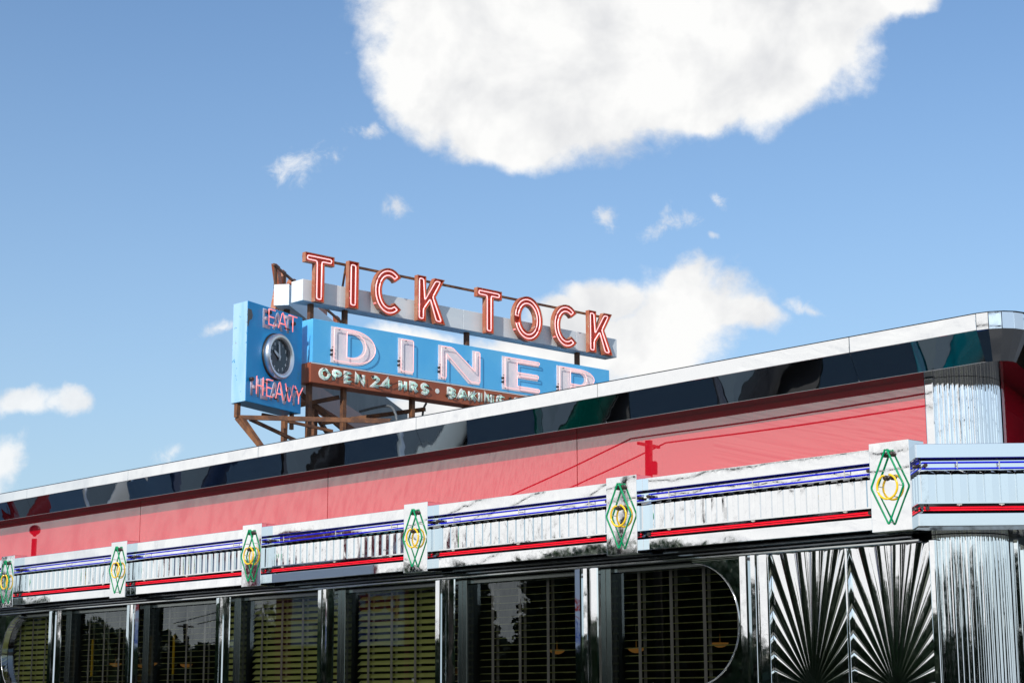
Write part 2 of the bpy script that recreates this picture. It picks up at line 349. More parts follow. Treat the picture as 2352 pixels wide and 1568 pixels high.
# canopy: outline as plan polylines
def canopy(yf, xr, rad, dirout=0):
    """front edge at y=yf, corner arc then back along the side"""
    pts = [(XL, yf)]; cx, cy = xr-rad, yf+rad
    k = 5
    for i in range(k+1):
        a = R(-90+ i*112/k); pts.append((cx+rad*math.cos(a), cy+rad*math.sin(a)))
    a = R(112); pts.append((pts[-1][0]+math.cos(a)*9, pts[-1][1]+math.sin(a)*9))
    return pts
top = canopy(11.945, -7.60, .26); bot = canopy(12.065, -7.72, .15); inn = canopy(12.35, -8.0, .1)
fz0, fz1, cz = 4.415, 4.545, 4.18
fs = [-25.0, -23.49, -20.72, -17.74, -14.79, -12.06, -9.09]
def lerp(a, c, t): return (a[0]+(c[0]-a[0])*t, a[1]+(c[1]-a[1])*t)
edges = [XL]+fs+[top[1][0]]
for a, c in zip(edges[:-1], edges[1:]):
    b = MB(); b.box(a+.003, c-.003, 11.945, 11.965, fz0, fz1); D(b, 'fascia_panel', steelf, bevel=.003)
b = MB(); b.box(XL, top[1][0], 11.955, 12.0, fz0-.002, fz1-.005); D(b, 'fascia_backing', darkm)
b = MB()
for i in range(1, len(top)-1):
    p, q = top[i], top[i+1]; d = (Vector(q)-Vector(p)).normalized()*.003; nn = Vector((-(q[1]-p[1]), q[0]-p[0])).normalized()*.02
    p = (p[0]+d.x, p[1]+d.y); q = (q[0]-d.x, q[1]-d.y)
    P = [p, q, (q[0]+nn.x, q[1]+nn.y), (p[0]+nn.x, p[1]+nn.y)]
    b.prism(P, lambda w, t: (w[0], w[1], t), fz0, fz1)
D(b, 'corner_fascia', steelf)
# cove, one sheet per joint on the front
def coveseg(a, c):
    b = MB(); n = max(2, int((c-a)/.5)); 
    b.add([(a, 11.948, fz0), (c, 11.948, fz0), (c, 12.067, cz), (a, 12.067, cz), (a, 11.97, fz0), (c, 11.97, fz0), (c, 12.087, cz), (a, 12.087, cz)],
          [(0, 1, 2, 3), (7, 6, 5, 4), (0, 4, 5, 1), (1, 5, 6, 2), (2, 6, 7, 3), (3, 7, 4, 0)])
    D(b, 'cove_panel', covem)
for a, c in zip(edges[:-1], edges[1:]): coveseg(a+.002, c-.002)
b = MB()
for i in range(1, len(top)-1):
    b.add([(*top[i], fz0), (*top[i+1], fz0), (*bot[i+1], cz), (*bot[i], cz)], [(0, 1, 2, 3)])
o = D(b, 'corner_cove', covem)
# soffit (thin slab) and its lip
b = MB(); poly = bot[:]+[(bot[-1][0]-2.2, bot[-1][1]), (-8.9, 12.9), (-8.9, 12.36), (XL, 12.36)]
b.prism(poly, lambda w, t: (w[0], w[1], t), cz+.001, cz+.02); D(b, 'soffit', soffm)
b = MB()
for i in range(0, len(top)-1): b.bar((top[i][0], top[i][1]+.012, fz1+.004), (top[i+1][0], top[i+1][1]+.012, fz1+.004), .02, .008)
D(b, 'roof_edge', darkm)
b = MB(); b.box(-24, -14.2, 12.05, 12.09, 4.47, 4.575); D(b, 'gravel_stop', rust)

# fluted corner column
def column(z0, z1, nm):
    cx, cy, rad = XR+.02, 12.35+.37, .37; b = MB(); pts = []
    nfl = 25; a0, a1 = -97, 62; step = (a1-a0)/nfl
    for i in range(nfl):
        for j in range(8):
            t = j/8; a = R(a0+(i+t)*step); rr = rad-.012+.016*math.sin(math.pi*min(1, t/.86))**.55 if t < .86 else rad-.014
            pts.append((cx+rr*math.cos(a), cy+rr*math.sin(a)))
    A = [(p[0], p[1], z0) for p in pts]; n = 10
    for k in range(n):
        za, zb = z0+(z1-z0)*k/n, z0+(z1-z0)*(k+1)/n
        b.strip([(p[0], p[1], za) for p in pts], [(p[0], p[1], zb) for p in pts], False, False)
    return D(b, 'fluted_column', steelr)
column(3.4, 4.179, 'u'); column(.12, 2.9, 'l')
b = MB(); b.box(XR, XR+.085, WY_-.02, WY_+.1, 3.45, 4.178); D(b, 'column_trim', steel, bevel=.008)
b = MB(); b.box(XR-.005, XR+.055, WY_-.06, WY_+.05, .12, 2.865); D(b, 'column_trim', steel, bevel=.01)

# ------------------------------------------------ marquee band between the neon pillars
MZ0, MZ1 = 2.935, 3.588
PX = [-8.67, -11.67, -14.67, -17.685, -20.71, -23.77, -26.8]      # pillar centres
def band(fn, L, nm='marquee_band'):
    """fn(s, y, z): s along the run, y depth (0 = front, + = back)"""
    def bx(mb, s0, s1, y0, y1, z0, z1):
        vs = [fn(s, y, z) for z in (z0, z1) for y in (y0, y1) for s in (s0, s1)]
        mb.add(vs, [(0, 2, 3, 1), (4, 5, 7, 6), (0, 1, 5, 4), (1, 3, 7, 5), (3, 2, 6, 7), (2, 0, 4, 6)])
    b = MB(); bx(b, 0, L, 0, .03, 3.475, MZ1); top_ = D(b, 'top_flashing', steelf, bevel=.004)
    b = MB(); bx(b, 0, L, .03, .42, 3.56, MZ1-.004); D(b, 'marquee_roof', mat('dull_zinc', (.35, .36, .37), .6, .3))
    b = MB(); bx(b, 0, L, .062, .4, MZ0+.01, 3.555); D(b, 'marquee_core', darkm)
    b = MB(); bx(b, 0, L, .05, .06, 3.378, 3.462); D(b, 'tube_channel', steel)
    def slope(y0, y1, z0, z1, m_):
        b = MB(); b.add([fn(0, y0, z1), fn(L, y0, z1), fn(L, y1, z0), fn(0, y1, z0), fn(0, y0+.004, z1), fn(L, y0+.004, z1), fn(L, y1+.004, z0), fn(0, y1+.004, z0)], [(0, 1, 2, 3), (7, 6, 5, 4), (0, 4, 5, 1), (1, 5, 6, 2), (2, 6, 7, 3), (3, 7, 4, 0)]); D(b, 'tube_channel', m_)
    slope(.012, .05, 3.346, 3.377, covem); slope(.02, .05, 3.457, 3.474, darkm)  # dark strip under the flashing: dark reflection put into the colour
    b = MB(); bx(b, 0, L, .0, .05, 3.112, 3.124); D(b, 'ledge', steel)
    # ribbed strip
    b = MB(); per = .125; n = int(L/per); off_ = (L-n*per)/2; pr = [(0, .045)]
    for i in range(n):
        s0 = off_+i*per; pr += [(s0+.004, .045), (s0+.008, .022), (s0+.064, .020), (s0+.068, .032), (s0+.1195, .034), (s0+.120, .05)]
    pr.append((L, .045))
    b.strip([fn(s, y, 3.124) for s, y in pr], [fn(s, y, 3.346) for s, y in pr], False); D(b, 'ribbed_strip', steelr)
    b = MB(); bx(b, 0, L, 0, .03, MZ0, 3.036); D(b, 'bottom_flashing', steelf, bevel=.004)
    b = MB(); bx(b, 0, L, .062, .066, 3.03, 3.112); D(b, 'recess_back', darkm); slope(.012, .058, 3.034, 3.111, mat('darkened_recess_steel', (.22, .24, .25), .06, 1))  # recess steel darkened, its dark reflection is put into the colour
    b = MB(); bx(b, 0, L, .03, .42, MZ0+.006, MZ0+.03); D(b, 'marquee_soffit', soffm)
    # neon runs
    e = .05
    t = MB(); t.tube(rnd3([fn(e, .035, 3.395), fn(e, .032, 3.395), fn(L-e, .032, 3.395), fn(L-e, .032, 3.442), fn(e, .032, 3.442), fn(e, .035, 3.437)], .02), .0055); o1 = D(t, 'blue_neon_tube', nblue)
    t = MB(); t.tube(rnd3([fn(e, .03, 3.062), fn(e, .022, 3.064), fn(L-e, .022, 3.064), fn(L-e, .022, 3.082), fn(e, .022, 3.082), fn(e, .03, 3.088)], .012), .0062); o2 = D(t, 'red_neon_tube', nred)
    for s_ in (.07, L-.07):
        for z in (3.416, 3.075): c = MB(); c.tube([fn(s_, -.012, z), fn(s_, .05, z)], .016, n=10); D(c, 'tube_socket', socket)
    k = 3
    for i in range(k):
        s_ = .32+(L-.64)*i/(k-1); c = MB()
        c.tube([fn(s_, .05, 3.415), fn(s_, .008, 3.415)], .005, n=6); c.bar(fn(s_, .008, 3.390), fn(s_, .008, 3.448), .006); D(c, 'tube_clip', porc); c = MB()
        c.tube([fn(s_, .055, 3.098), fn(s_, -.004, 3.1)], .006, n=6); c.bar(fn(s_-.02, .0, 3.104), fn(s_+.02, .0, 3.104), .008); D(c, 'tube_clip', porc)
def rnd3(P, r, k=3):
    P = [Vector(p) for p in P]; out = [P[0]]
    for i in range(1, len(P)-1):
        a = P[i-1]-P[i]; c = P[i+1]-P[i]; q = min(r, a.length*.45, c.length*.45)
        A = P[i]+a.normalized()*q; B = P[i]+c.normalized()*q
        for j in range(k+1):
            t = j/k; out.append(A*(1-t)**2+P[i]*2*t*(1-t)+B*t*t)
    out.append(P[-1]); return out
for i in range(len(PX)-1):
    x0, x1 = PX[i+1]+.195, PX[i]-.195
    band((lambda x0: (lambda s, y, z: (x0+s, 11.93+y, z)))(x0), x1-x0)
q45 = Vector((math.cos(R(45)), math.sin(R(45)), 0)); n45 = Vector((-math.sin(R(45)), math.cos(R(45)), 0)); O45 = Vector((PX[0]+.2, 11.935, 0))
band(lambda s, y, z: tuple(O45+q45*s+n45*y+Vector((0, 0, z))), 1.3)
# underside fill of the corner and mouldings under the marquee
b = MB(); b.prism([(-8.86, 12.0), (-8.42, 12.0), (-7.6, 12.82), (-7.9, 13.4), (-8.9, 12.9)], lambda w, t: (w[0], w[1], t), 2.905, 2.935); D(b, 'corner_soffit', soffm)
b = MB(); b.prism([(-8.86, 12.0), (-8.42, 12.0), (-7.6, 12.82), (-7.9, 13.4), (-8.9, 12.9)], lambda w, t: (w[0], w[1], t), 3.50, 3.54); D(b, 'corner_deck', steelf)
b = MB(); b.box(XL, -8.75, 12.12, 12.33, 2.905, 2.934); b.box(XL, -8.75, 12.22, 12.34, 2.878, 2.904); D(b, 'moulding', mat('moulding_steel', (.16, .17, .18), .12, 1), bevel=.006)
b = MB(); b.box(XL, -8.72, 12.27, 12.345, 2.848, 2.877); D(b, 'moulding', framem, bevel=.008)

# ------------------------------------------------ neon emblem pillars
def emblem():
    t = thing('neon_emblem', 'x', 'neon sign', (PX[0], 11.85, 2.905), 0, 'green diamond neon emblems along the marquee')
    b = MB(); b.box(-.195, .195, 0, .2, 0, .715); b.build('pillar_box', steel, t, bevel=.004)
    dm = [(0, .655), (.158, .352), (0, .05), (-.158, .352)]
    dp = rnd(dm, .018, 4)
    # open at the top: both ends turn into sockets
    P = [(-.012, .0, .60)]; dmp = [(-.004, .655), (-.158, .352), (0, .05), (.158, .352), (.004, .655)]
    path = [(-.035, .0, .615), (-.03, -.022, .63), (-.006, -.038, .652), (-.158, -.038, .352), (0, -.038, .05), (.158, -.038, .352), (.006, -.038, .652), (.03, -.022, .63), (.035, 0, .615)]
    g = MB(); g.tube(rnd3(path, .02, 4), .0085); g.build('diamond_tube', ngreen, t)
    y = MB(); ring = [(-.03, 0, .42), (-.035, -.022, .438)]+[(.098*math.cos(R(a)), -.040, .352+.098*math.sin(R(a))) for a in range(112, 112+325, 12)]+[(.035, -.022, .438), (.03, 0, .42)]
    y.tube(rnd3(ring, .01, 2), .009); y.build('ring_tube', nyel, t)
    for x, z in ((-.036, .612), (.036, .612), (-.032, .425), (.032, .425)):
        s = MB(); s.lathe([(.021, 0), (.023, -.012), (.017, -.03), (.008, -.034)], 12, (x, 0, z), 'y'); s.build('socket', socket, t)
    for x, z in ((-.09, .49), (.09, .49), (-.1, .36), (.1, .36), (0, .07), (.05, .27)):
        c = MB(); c.tube([(x, 0, z), (x*.98, -.034, z)], .004, n=6); c.bar((x-.014, -.03, z), (x+.014, -.03, z), .006); c.build('clip', porc, t)
    return t
em0 = emblem()
elab = ['green diamond and yellow ring neon emblem on the corner pillar beside the fluted column',
        'green and yellow neon emblem pillar above the window with the big curved end',
        'green and yellow neon emblem pillar third from the rounded corner of the diner',
        'green and yellow neon emblem pillar fourth from the rounded corner',
        'green and yellow neon emblem pillar second from the left edge of the photo',
        'green and yellow neon emblem pillar cut by the left edge of the photo']
for i, x in enumerate(PX[:6]):
    o = em0 if i == 0 else copy_tree(em0); o.location = (x, 11.85, 2.905); o['label'] = elab[i]

# ------------------------------------------------ windows
mul = [(-25.3, -24.98), (-23.33, -22.97), (-21.22, -20.9), (-19.09, -18.78), (-16.98, -16.67), (-14.88, -14.56), (-12.76, -12.44), (-10.66, -10.33)]
for a, c in mul:
    b = MB(); w = c-a; pr = [(0, .12), (0, .01), (.012, 0), (.075, -.006), (.09, .012), (.1, .012)]
    prof = [(a, 12.46), (a, 12.30), (a+.01, 12.29), (a+w*.3-.012, 12.283), (a+w*.3, 12.305), (a+w*.3+.014, 12.305), (a+w*.3+.026, 12.268),
            (a+w*.5, 12.256), (a+w*.7-.026, 12.268), (a+w*.7-.014, 12.305), (a+w*.7, 12.305), (a+w*.7+.012, 12.283), (c-.01, 12.29), (c, 12.30), (c, 12.46)]
    n = 6
    for k in range(n):
        z0, z1 = 1.70+(2.847-1.70)*k/n, 1.70+(2.847-1.70)*(k+1)/n
        b.strip([(x, y, z0) for x, y in prof], [(x, y, z1) for x, y in prof], False)
    D(b, 'mullion', steelp)
# styles: 0 dark open slats, 1 olive closed slats
wins = [(-24.98, -23.33, 1), (-22.97, -21.22, 0), (-20.9, -19.09, 0), (-18.78, -16.98, 1), (-16.67, -14.88, 1), (-14.56, -12.76, 0), (-12.44, -10.66, 0)]
blab = ['olive slatted blind behind the arched window at the left edge of the photo', 'dark open slatted blind behind the window reflecting a leafy tree top',
        'dark open slatted blind behind the window reflecting a lone utility pole', 'olive slatted blind behind the fourth window from the left edge',
        'olive slatted blind behind the window reflecting the shop sign lettering', 'dark open slatted blind behind the window reflecting a fir tree and sky',
        'dark open slatted blind behind the big window with a semicircular right end']
for i, (a, c, st) in enumerate(wins):
    z0, z1 = 1.70, 2.847
    fr = MB()
    fr.box(a+.001, a+.07, 12.40, 12.50, z0, z1); fr.box(c-.03, c-.001, 12.44, 12.50, z0, z1); fr.box(a+.07, c-.03, 12.43, 12.50, z1-.05, z1-.001); fr.box(a+.07, c-.03, 12.40, 12.50, z0, z0+.05)
    fo = D(fr, 'window', jambm, bevel=.006)
    g = MB(); g.add([(a+.07, 12.475, z0+.05), (c-.03, 12.475, z0+.05), (c-.03, 12.475, z1-.05), (a+.07, 12.475, z1-.05)], [(0, 1, 2, 3)])
    D(g, 'pane', glass, fo, keep=True)
    if i in (0, 6):      # sheet with a round-ended opening
        cx = (c-.64) if i == 6 else (a+.64); sg = 1 if i == 6 else -1; ex = c-.001 if i == 6 else a+.001; rr = .55; cz_ = 2.275; p = MB()
        arc = [(cx+sg*rr*math.cos(R(t)), cz_+rr*math.sin(R(t))) for t in range(90, -91, -5)]
        outer = []
        for (x, z) in arc:
            t = math.atan2(z-cz_, (x-cx)*sg)
            outer.append(None)
        n = len(arc); out = []
        for k, (x, z) in enumerate(arc):
            f = k/(n-1)
            Lh = abs(ex-cx); H = 2*(z1-cz_); tot = 2*Lh+H; d = f*tot
            if d < Lh: out.append((cx+sg*d, z1-.002))
            elif d < Lh+H: out.append((ex, z1-.002-(d-Lh)))
            else: out.append((cx+sg*(tot-d), cz_-(z1-cz_)))
        fnn = lambda y: (lambda q: (q[0], y, q[1]))
        p.strip([fnn(12.385)(q) for q in arc], [fnn(12.385)(q) for q in out], False)
        p.strip([fnn(12.385)(q) for q in arc], [fnn(12.47)(q) for q in arc], False)
        D(p, 'round_end_plate', steelf, fo)
        q = MB(); q.tube([(x, 12.383, z) for x, z in arc], .007); D(q, 'round_trim', framem, fo)
    bl = thing('window_blind', blab[i], 'blind', ((a+c)/2, 12.62, z0), 0, 'slatted blinds inside the diner windows')
    s = MB(); n = 16; hw = (c-a)/2-.06; sp = (z1-z0)/n; tilt = R(7) if st == 0 else R(40)
    for k in range(n):
        z = sp*(k+.5); dy, dz = .033*math.cos(tilt), .033*math.sin(tilt)
        wv = lambda: random.uniform(-.0012, .0012)
        s.add([(-hw, -dy, z-dz+wv()), (hw, -dy, z-dz+wv()), (hw, 0, z+.002), (-hw, 0, z+.002), (hw, dy, z+dz), (-hw, dy, z+dz),
               (-hw, -dy, z-dz-.004), (hw, -dy, z-dz-.004), (hw, dy, z+dz-.004), (-hw, dy, z+dz-.004)],
              [(0, 1, 2, 3), (3, 2, 4, 5), (0, 6, 7, 1), (6, 9, 8, 7), (5, 4, 8, 9)])
    s.build('slats', slato if st else slatd, bl)
    t = MB(); nt_ = 4
    for k in range(nt_):
        x = -hw+2*hw*(k+.5)/nt_; t.box(x-.02, x+.02, -.036, -.034, 0, z1-z0-.01); t.box(x-.02, x+.02, .034, .036, 0, z1-z0-.01)
    t.build('ladder_tape', tape, bl)
    h = MB(); h.box(-hw, hw, -.03, .03, z1-z0-.045, z1-z0-.005); h.build('head_rail', tape, bl)
# ceiling lamps inside
def oyy(x, y, Y): d = ray(x, y); return tuple(CAM+d*((Y-CAM.y)/d.y))
lamps = [oyy(2545, 2592, 15.2), oyy(2880, 2570, 15.8), oyy(2228, 2598, 15.2), oyy(462, 2652, 15.2), oyy(745, 2655, 15.6), oyy(604, 2650, 15.0)]
llab = ['glowing amber pendant lamp behind the left of the big round ended window', 'glowing amber pendant lamp behind the right of the big round ended window',
        'glowing amber pendant lamp behind the window reflecting the fir tree', 'small amber lamp glowing behind the window reflecting a leafy tree top',
        'small amber lamp glowing deep behind the leftmost dark window', 'small amber lamp glowing behind the window reflecting the utility pole']
def lamp():
    t = thing('pendant_lamp', 'x', 'lamp', (0, 0, 0), 0, 'amber pendant lamps inside the diner')
    b = MB(); b.lathe([(.02, -.05), (.05, -.042), (.085, -.02), (.10, .0), (.096, .004)], 20); b.build('shade', lampg, t)
    b = MB(); b.tube([(0, 0, .0), (0, 0, .5)], .006, n=6); b.lathe([(.05, .5), (.05, .52)], 12); b.build('stem', framem, t)
    return t
l0 = lamp()
for i, p in enumerate(lamps):
    o = l0 if i == 0 else copy_tree(l0); o.location = p; o['label'] = llab[i]
# yellow strip inside two windows
for i, (x, lb) in enumerate([(-22.65, 'narrow yellow wall stripe seen inside the window reflecting the leafy tree'), (-20.55, 'narrow yellow wall stripe seen inside the window reflecting the utility pole')]):
    b = MB(); b.box(-.012, .012, 0, .02, 0, .5)
    o = b.build('yellow_strip', mat('yellow_strip_paint', (.4, .25, .02), .5, emit=(1, .6, .02), es=.05), None, (x, 12.6, 1.95)); tag(o, lb, 'strip light', 'yellow strips inside the diner windows')

# ------------------------------------------------ pressed sunburst panels
def sunburst(x0, x1):
    b = MB(); cx = (x0+x1)/2; cz_ = 1.68; zt = 2.846; hw = (x1-x0)/2
    dlt = R(8.7); n_a = 18; vs = []; rows = []
    total = []
    a = -R(113.1)
    k0 = -13; k1 = 13
    angs = []
    pos = [0, 8, 15.6, 22.6, 31, 41, 53, 67, 84, 103]; bd = [-q for q in pos[:0:-1]]+pos
    for q0, q1 in zip(bd[:-1], bd[1:]):
        for j in range(n_a): angs.append((R(q0+(q1-q0)*j/n_a), j/n_a))
    angs.append((R(bd[-1]), 0))
    def rmax(a):
        c_, s_ = math.cos(a), math.sin(a); r = 9
        if c_ > 1e-4: r = min(r, (zt-cz_)/c_)
        if c_ < -1e-4: r = min(r, (cz_-1.2)/-c_)
        if abs(s_) > 1e-4: r = min(r, hw/abs(s_))
        return r
    nr = 14; grid = []
    for a, t in angs:
        rm = rmax(a); col = []
        for i in range(nr+1):
            r = rm*i/nr; amp = .0095*(r/1.15)**2.0; ex_ = 2.4+4.5*max(0, 1-r/1.05)
            y = -amp*(1-abs(2*t-1)**ex_)
            if False: pass
            col.append((cx+r*math.sin(a), WY_-.012+y, cz_+r*math.cos(a)))
        grid.append(col)
    o = 0; V = [p for c_ in grid for p in c_]; F = []
    for i in range(len(grid)-1):
        for j in range(nr):
            q = i*(nr+1)+j; F.append((q, q+1, q+nr+2, q+nr+1))
    b.add(V, F, True)
    o = D(b, 'sunburst_panel', steelp)
    # keep creases sharp
    return o
for x0, x1 in ((-10.32, -9.49), (-9.465, -8.65)):
    sunburst(x0, x1)
b = MB(); b.box(-10.335, XR, WY_, 12.5, 1.7, 2.86); D(b, 'panel_backing', darkm)
for x in (-10.335, -9.477):
    b = MB(); b.box(x-.016, x+.012, WY_-.06, WY_, 1.2, 2.85); D(b, 'trim_strip', steel, bevel=.007)

# ------------------------------------------------ rooftop sign
SG = R(91.6); OS = Vector((-18.30, 13.1, 0)); Ds = Vector((math.cos(SG), math.sin(SG), 0)); Ns = Vector((math.sin(SG), -math.cos(SG), 0))
BG = R(129.6); OB = Vector((-18.84, 12.89, 0)); Db = Vector((math.cos(BG), math.sin(BG), 0)); Nb = Vector((-math.sin(BG), math.cos(BG), 0))  # back face looks the other way
def face(O, Dd, Nn): return lambda p, t: tuple(O+Dd*p[0]+Nn*t+Vector((0, 0, p[1])))
FF = face(OS, Ds, Ns); FB = face(OB, Db, Nb)
BASE = Vector((-18.3, 13.1, 4.47))
def T(o, th): o.parent = th; o.location = Vector(o.location)-Vector(th.location); return o
def part(mb, name, m_, th, bevel=0):
    o = mb.build(name, m_, None, None, bevel); return T(o, th)
# stroke font
F = {'O': [arcpts(.5, .5, .42, .46, 90, 450, 14)], 'P': [[(.12, 0), (.12, 1)], [(.12, .97), (.6, .97)]+arcpts(.6, .74, .3, .23, 90, -90, 6)+[(.12, .51)]],
     'E': [[(.85, .97), (.12, .97), (.12, .03), (.85, .03)], [(.12, .51), (.7, .51)]], 'N': [[(.1, 0), (.1, .97), (.88, .03), (.88, 1)]],
     '2': [arcpts(.48, .73, .36, .25, 165, -30, 8)+[(.1, .03), (.9, .03)]], '4': [[(.68, 0), (.68, .97), (.06, .27), (.95, .27)]],
     'H': [[(.1, 0), (.1, 1)], [(.88, 0), (.88, 1)], [(.1, .5), (.88, .5)]], 'R': [[(.12, 0), (.12, .97), (.55, .97)]+arcpts(.55, .74, .3, .23, 90, -90, 6)+[(.12, .51)], [(.5, .5), (.92, 0)]],
     'S': [arcpts(.5, .74, .34, .24, 20, 250, 8)+arcpts(.5, .26, .36, .24, 70, -160, 8)], 'B': [[(.12, 0), (.12, .97), (.5, .97)]+arcpts(.5, .75, .28, .22, 90, -90, 6)+[(.12, .53)], [(.5, .53)]+arcpts(.52, .27, .33, .25, 80, -90, 6)+[(.12, .02)]],
     'A': [[(.02, 0), (.42, .92), (.5, .98), (.58, .92), (.98, 0)], [(.2, .3), (.8, .3)]], 'K': [[(.12, 0), (.12, 1)], [(.88, 1), (.14, .42)], [(.36, .6), (.92, 0)]],
     'I': [[(.5, 0), (.5, 1)]], 'G': [arcpts(.5, .5, .42, .46, 50, 330, 12)+[(.9, .45), (.55, .45)]], 'T': [[(.0, .97), (1, .97)], [(.5, .97), (.5, 0)]],
     'V': [[(0, 1), (.42, .06), (.5, .02), (.58, .06), (1, 1)]], 'Y': [[(0, 1), (.5, .45), (1, 1)], [(.5, .45), (.5, 0)]], 'M': [[(.05, 0), (.1, .97), (.5, .3), (.9, .97), (.95, 0)]]}
def letter(mb, ch, fn, x0, x1, z0, z1, t, r, flat=None, wob=0):
    for st in F[ch]:
        P = [fn((x0+(x1-x0)*p[0], z0+(z1-z0)*p[1]), t+wob*(i % 2)) for i, p in enumerate(st)]
        if len(P) > 1: mb.tube(P, r, n=8, flat=flat)

# --- big letters T I C K  T O C K
def Tp(x0, w, z0, h, st): c = x0+w/2; a = .125; return [(x0, z0+h), (x0, z0+h-a), (c-st/2, z0+h-a), (c-st/2, z0), (c+st/2, z0), (c+st/2, z0+h-a), (x0+w, z0+h-a), (x0+w, z0+h)]
def Ip(x0, w, z0, h): return [(x0, z0+h), (x0, z0), (x0+w, z0), (x0+w, z0+h)]
def Kp(x0, w, z0, h, st):
    xs = x0+st
    return [(x0, z0+h), (x0, z0), (xs, z0), (xs, z0+h*.26), (xs+w*.14, z0+h*.40), (x0+w-st*1.18, z0), (x0+w, z0), (xs+w*.34, z0+h*.575), (x0+w-.01, z0+h), (x0+w-st*1.25, z0+h), (xs, z0+h*.56), (xs, z0+h)]
def Cp(x0, w, z0, h, st):
    cx, cz_ = x0+w*.54, z0+h/2; o = arcpts(cx, cz_, w*.54, h/2, 42, 318, 22); i = arcpts(cx, cz_, w*.54-st, h/2-st, 312, 48, 22)
    return o+i
def channel(poly, hole=None, nm='channel_letter', th=None, fn=FF, parent_label=None, off=.02, dep=.12, neon=True):
    b = MB(); fl = off+.045; n = len(poly); ins = offs(poly, .011)
    b.prism(poly, fn, off, off+.004)                               # back
    b.strip([fn(p, off) for p in poly], [fn(p, off+dep) for p in poly]); b.strip([fn(p, off+dep) for p in poly], [fn(p, off+dep) for p in ins]); b.strip([fn(p, off+dep) for p in ins], [fn(p, off+.01) for p in ins])
    return b
def poly_face(mb, poly, hole, fn, t):
    """face with optional hole as a strip"""
    if hole is None: mb.add([fn(p, t) for p in poly], [tuple(range(len(poly)))])
    else: mb.strip([fn(p, t) for p in poly], [fn(p, t) for p in hole])
def big_letter(kind, x0, w, z0, h, fn, name_th, off=.055, neon=True):
    st = .155; hole = None
    if kind == 'T': poly = Tp(x0, w, z0, h, .15)
    elif kind == 'I': poly = Ip(x0, w, z0, h)
    elif kind == 'K': poly = Kp(x0, w, z0, h, .15)
    elif kind == 'C': poly = Cp(x0, w, z0-.01, h+.02, .135)
    else:
        poly = arcpts(x0+w/2, z0+h/2, w/2, h/2+.012, 0, 352, 44); hole = arcpts(x0+w/2, z0+h/2, w/2-.14, h/2+.012-.14, 0, 352, 44)
    dep = .068; b = MB()
    def walls(pl, inward):
        ins = offs(pl, .010*inward)
        b.strip([fn(p, off) for p in pl], [fn(p, off+dep) for p in pl]); b.strip([fn(p, off+dep) for p in pl], [fn(p, off+dep) for p in ins])
        b.strip([fn(p, off+dep) for p in ins], [fn(p, off) for p in ins]); return ins
    i1 = walls(poly, 1); i2 = walls(hole, -1) if hole else None
    poly_face(b, poly, hole, fn, off-.001)
    o = T(b.build('channel_letter', rustl), name_th)
    f = MB(); poly_face(f, offs(poly, .0105), offs(hole, -.0105) if hole else None, fn, off+.012)
    # inner walls painted like the face
    for pl, s_ in ((poly, .0115),)+(((hole, -.0115),) if hole else ()):
        q = offs(pl, s_); f.strip([fn(p, off+.012) for p in q], [fn(p, off+dep-.004) for p in q])
    fo = f.build('letter_face', lface); fo.parent = o
    if neon:
        nz = MB(); tt = off+.056
        if hole:
            c_ = (x0+w/2, z0+h/2)
            A = arcpts(*c_, w/2-.042, h/2-.03, 200, 200+335, 40); B = arcpts(*c_, w/2-.098, h/2-.086, 200+335, 200, 40)
            nz.tube([fn(p, tt) for p in A+B], .0085, closed=True)
        else:
            q = rnd(offs(poly, .038 if kind != 'I' else .045), .028, 3)
            nz.tube([fn(p, tt) for p in q], .0085, closed=True)
        no = nz.build('neon_tube', nletter); no.parent = o
        k = MB(); px_, pz_ = x0+(.06 if kind not in 'TI' else w*.5-.05), z0+.13
        for dz in (0, .09): k.tube([fn((px_-.012, pz_+dz), off+.012), fn((px_-.012, pz_+dz), off+.055)], .011)
        ko = k.build('tube_electrode', npinkr); ko.parent = o
    return o
LET = [('T', -.225, .46), ('I', .47, .165), ('C', .885, .49), ('K', 1.63, .49), ('T', 2.70, .46), ('O', 3.385, .565), ('C', 4.165, .5), ('K', 4.89, .495)]
letsign = thing('letter_sign', 'rusty red TICK TOCK letters outlined in pink neon on a long white beam', 'sign', OS+Vector((0, 0, 6.53)))
for k, x0, w in LET: big_letter(k, x0, w, 6.525, .615, FF, letsign)
b = MB()  # beam, end cut at a slant
bp = [(-.17, 0), (5.60, 0), (5.60, -.26), (-.09, -.26)]
def beam(mb, O, Dd, Nn, L, s0, s1, z0, z1, dp=.26, e=0):
    P = [O+Dd*s0, O+Dd*s1, O+Dd*s1-Nn*dp, O+Dd*(s0+e)-Nn*dp]
    mb.prism([(p.x, p.y) for p in P], lambda w, t: (w[0], w[1], t), z0, z1)
cuts = [-.17, .42, 2.55, 4.75, 5.60]
for a, c in zip(cuts[:-1], cuts[1:]):
    b = MB(); beam(b, OS, Ds, Ns, 0, a+.002, c-.002, 6.545, 6.82, .24, .0); part(b, 'beam_box', whitep, letsign, .004)
b = MB(); b.bar(FF((-.2, 7.10), .03), FF((5.35, 7.10), .03), .025, .03)
for s_ in (.5, 2.0, 3.6, 5.1): b.bar(FF((s_, 6.8), -.05), FF((s_, 7.10), .02), .02)
part(b, 'top_rail', rust, letsign)
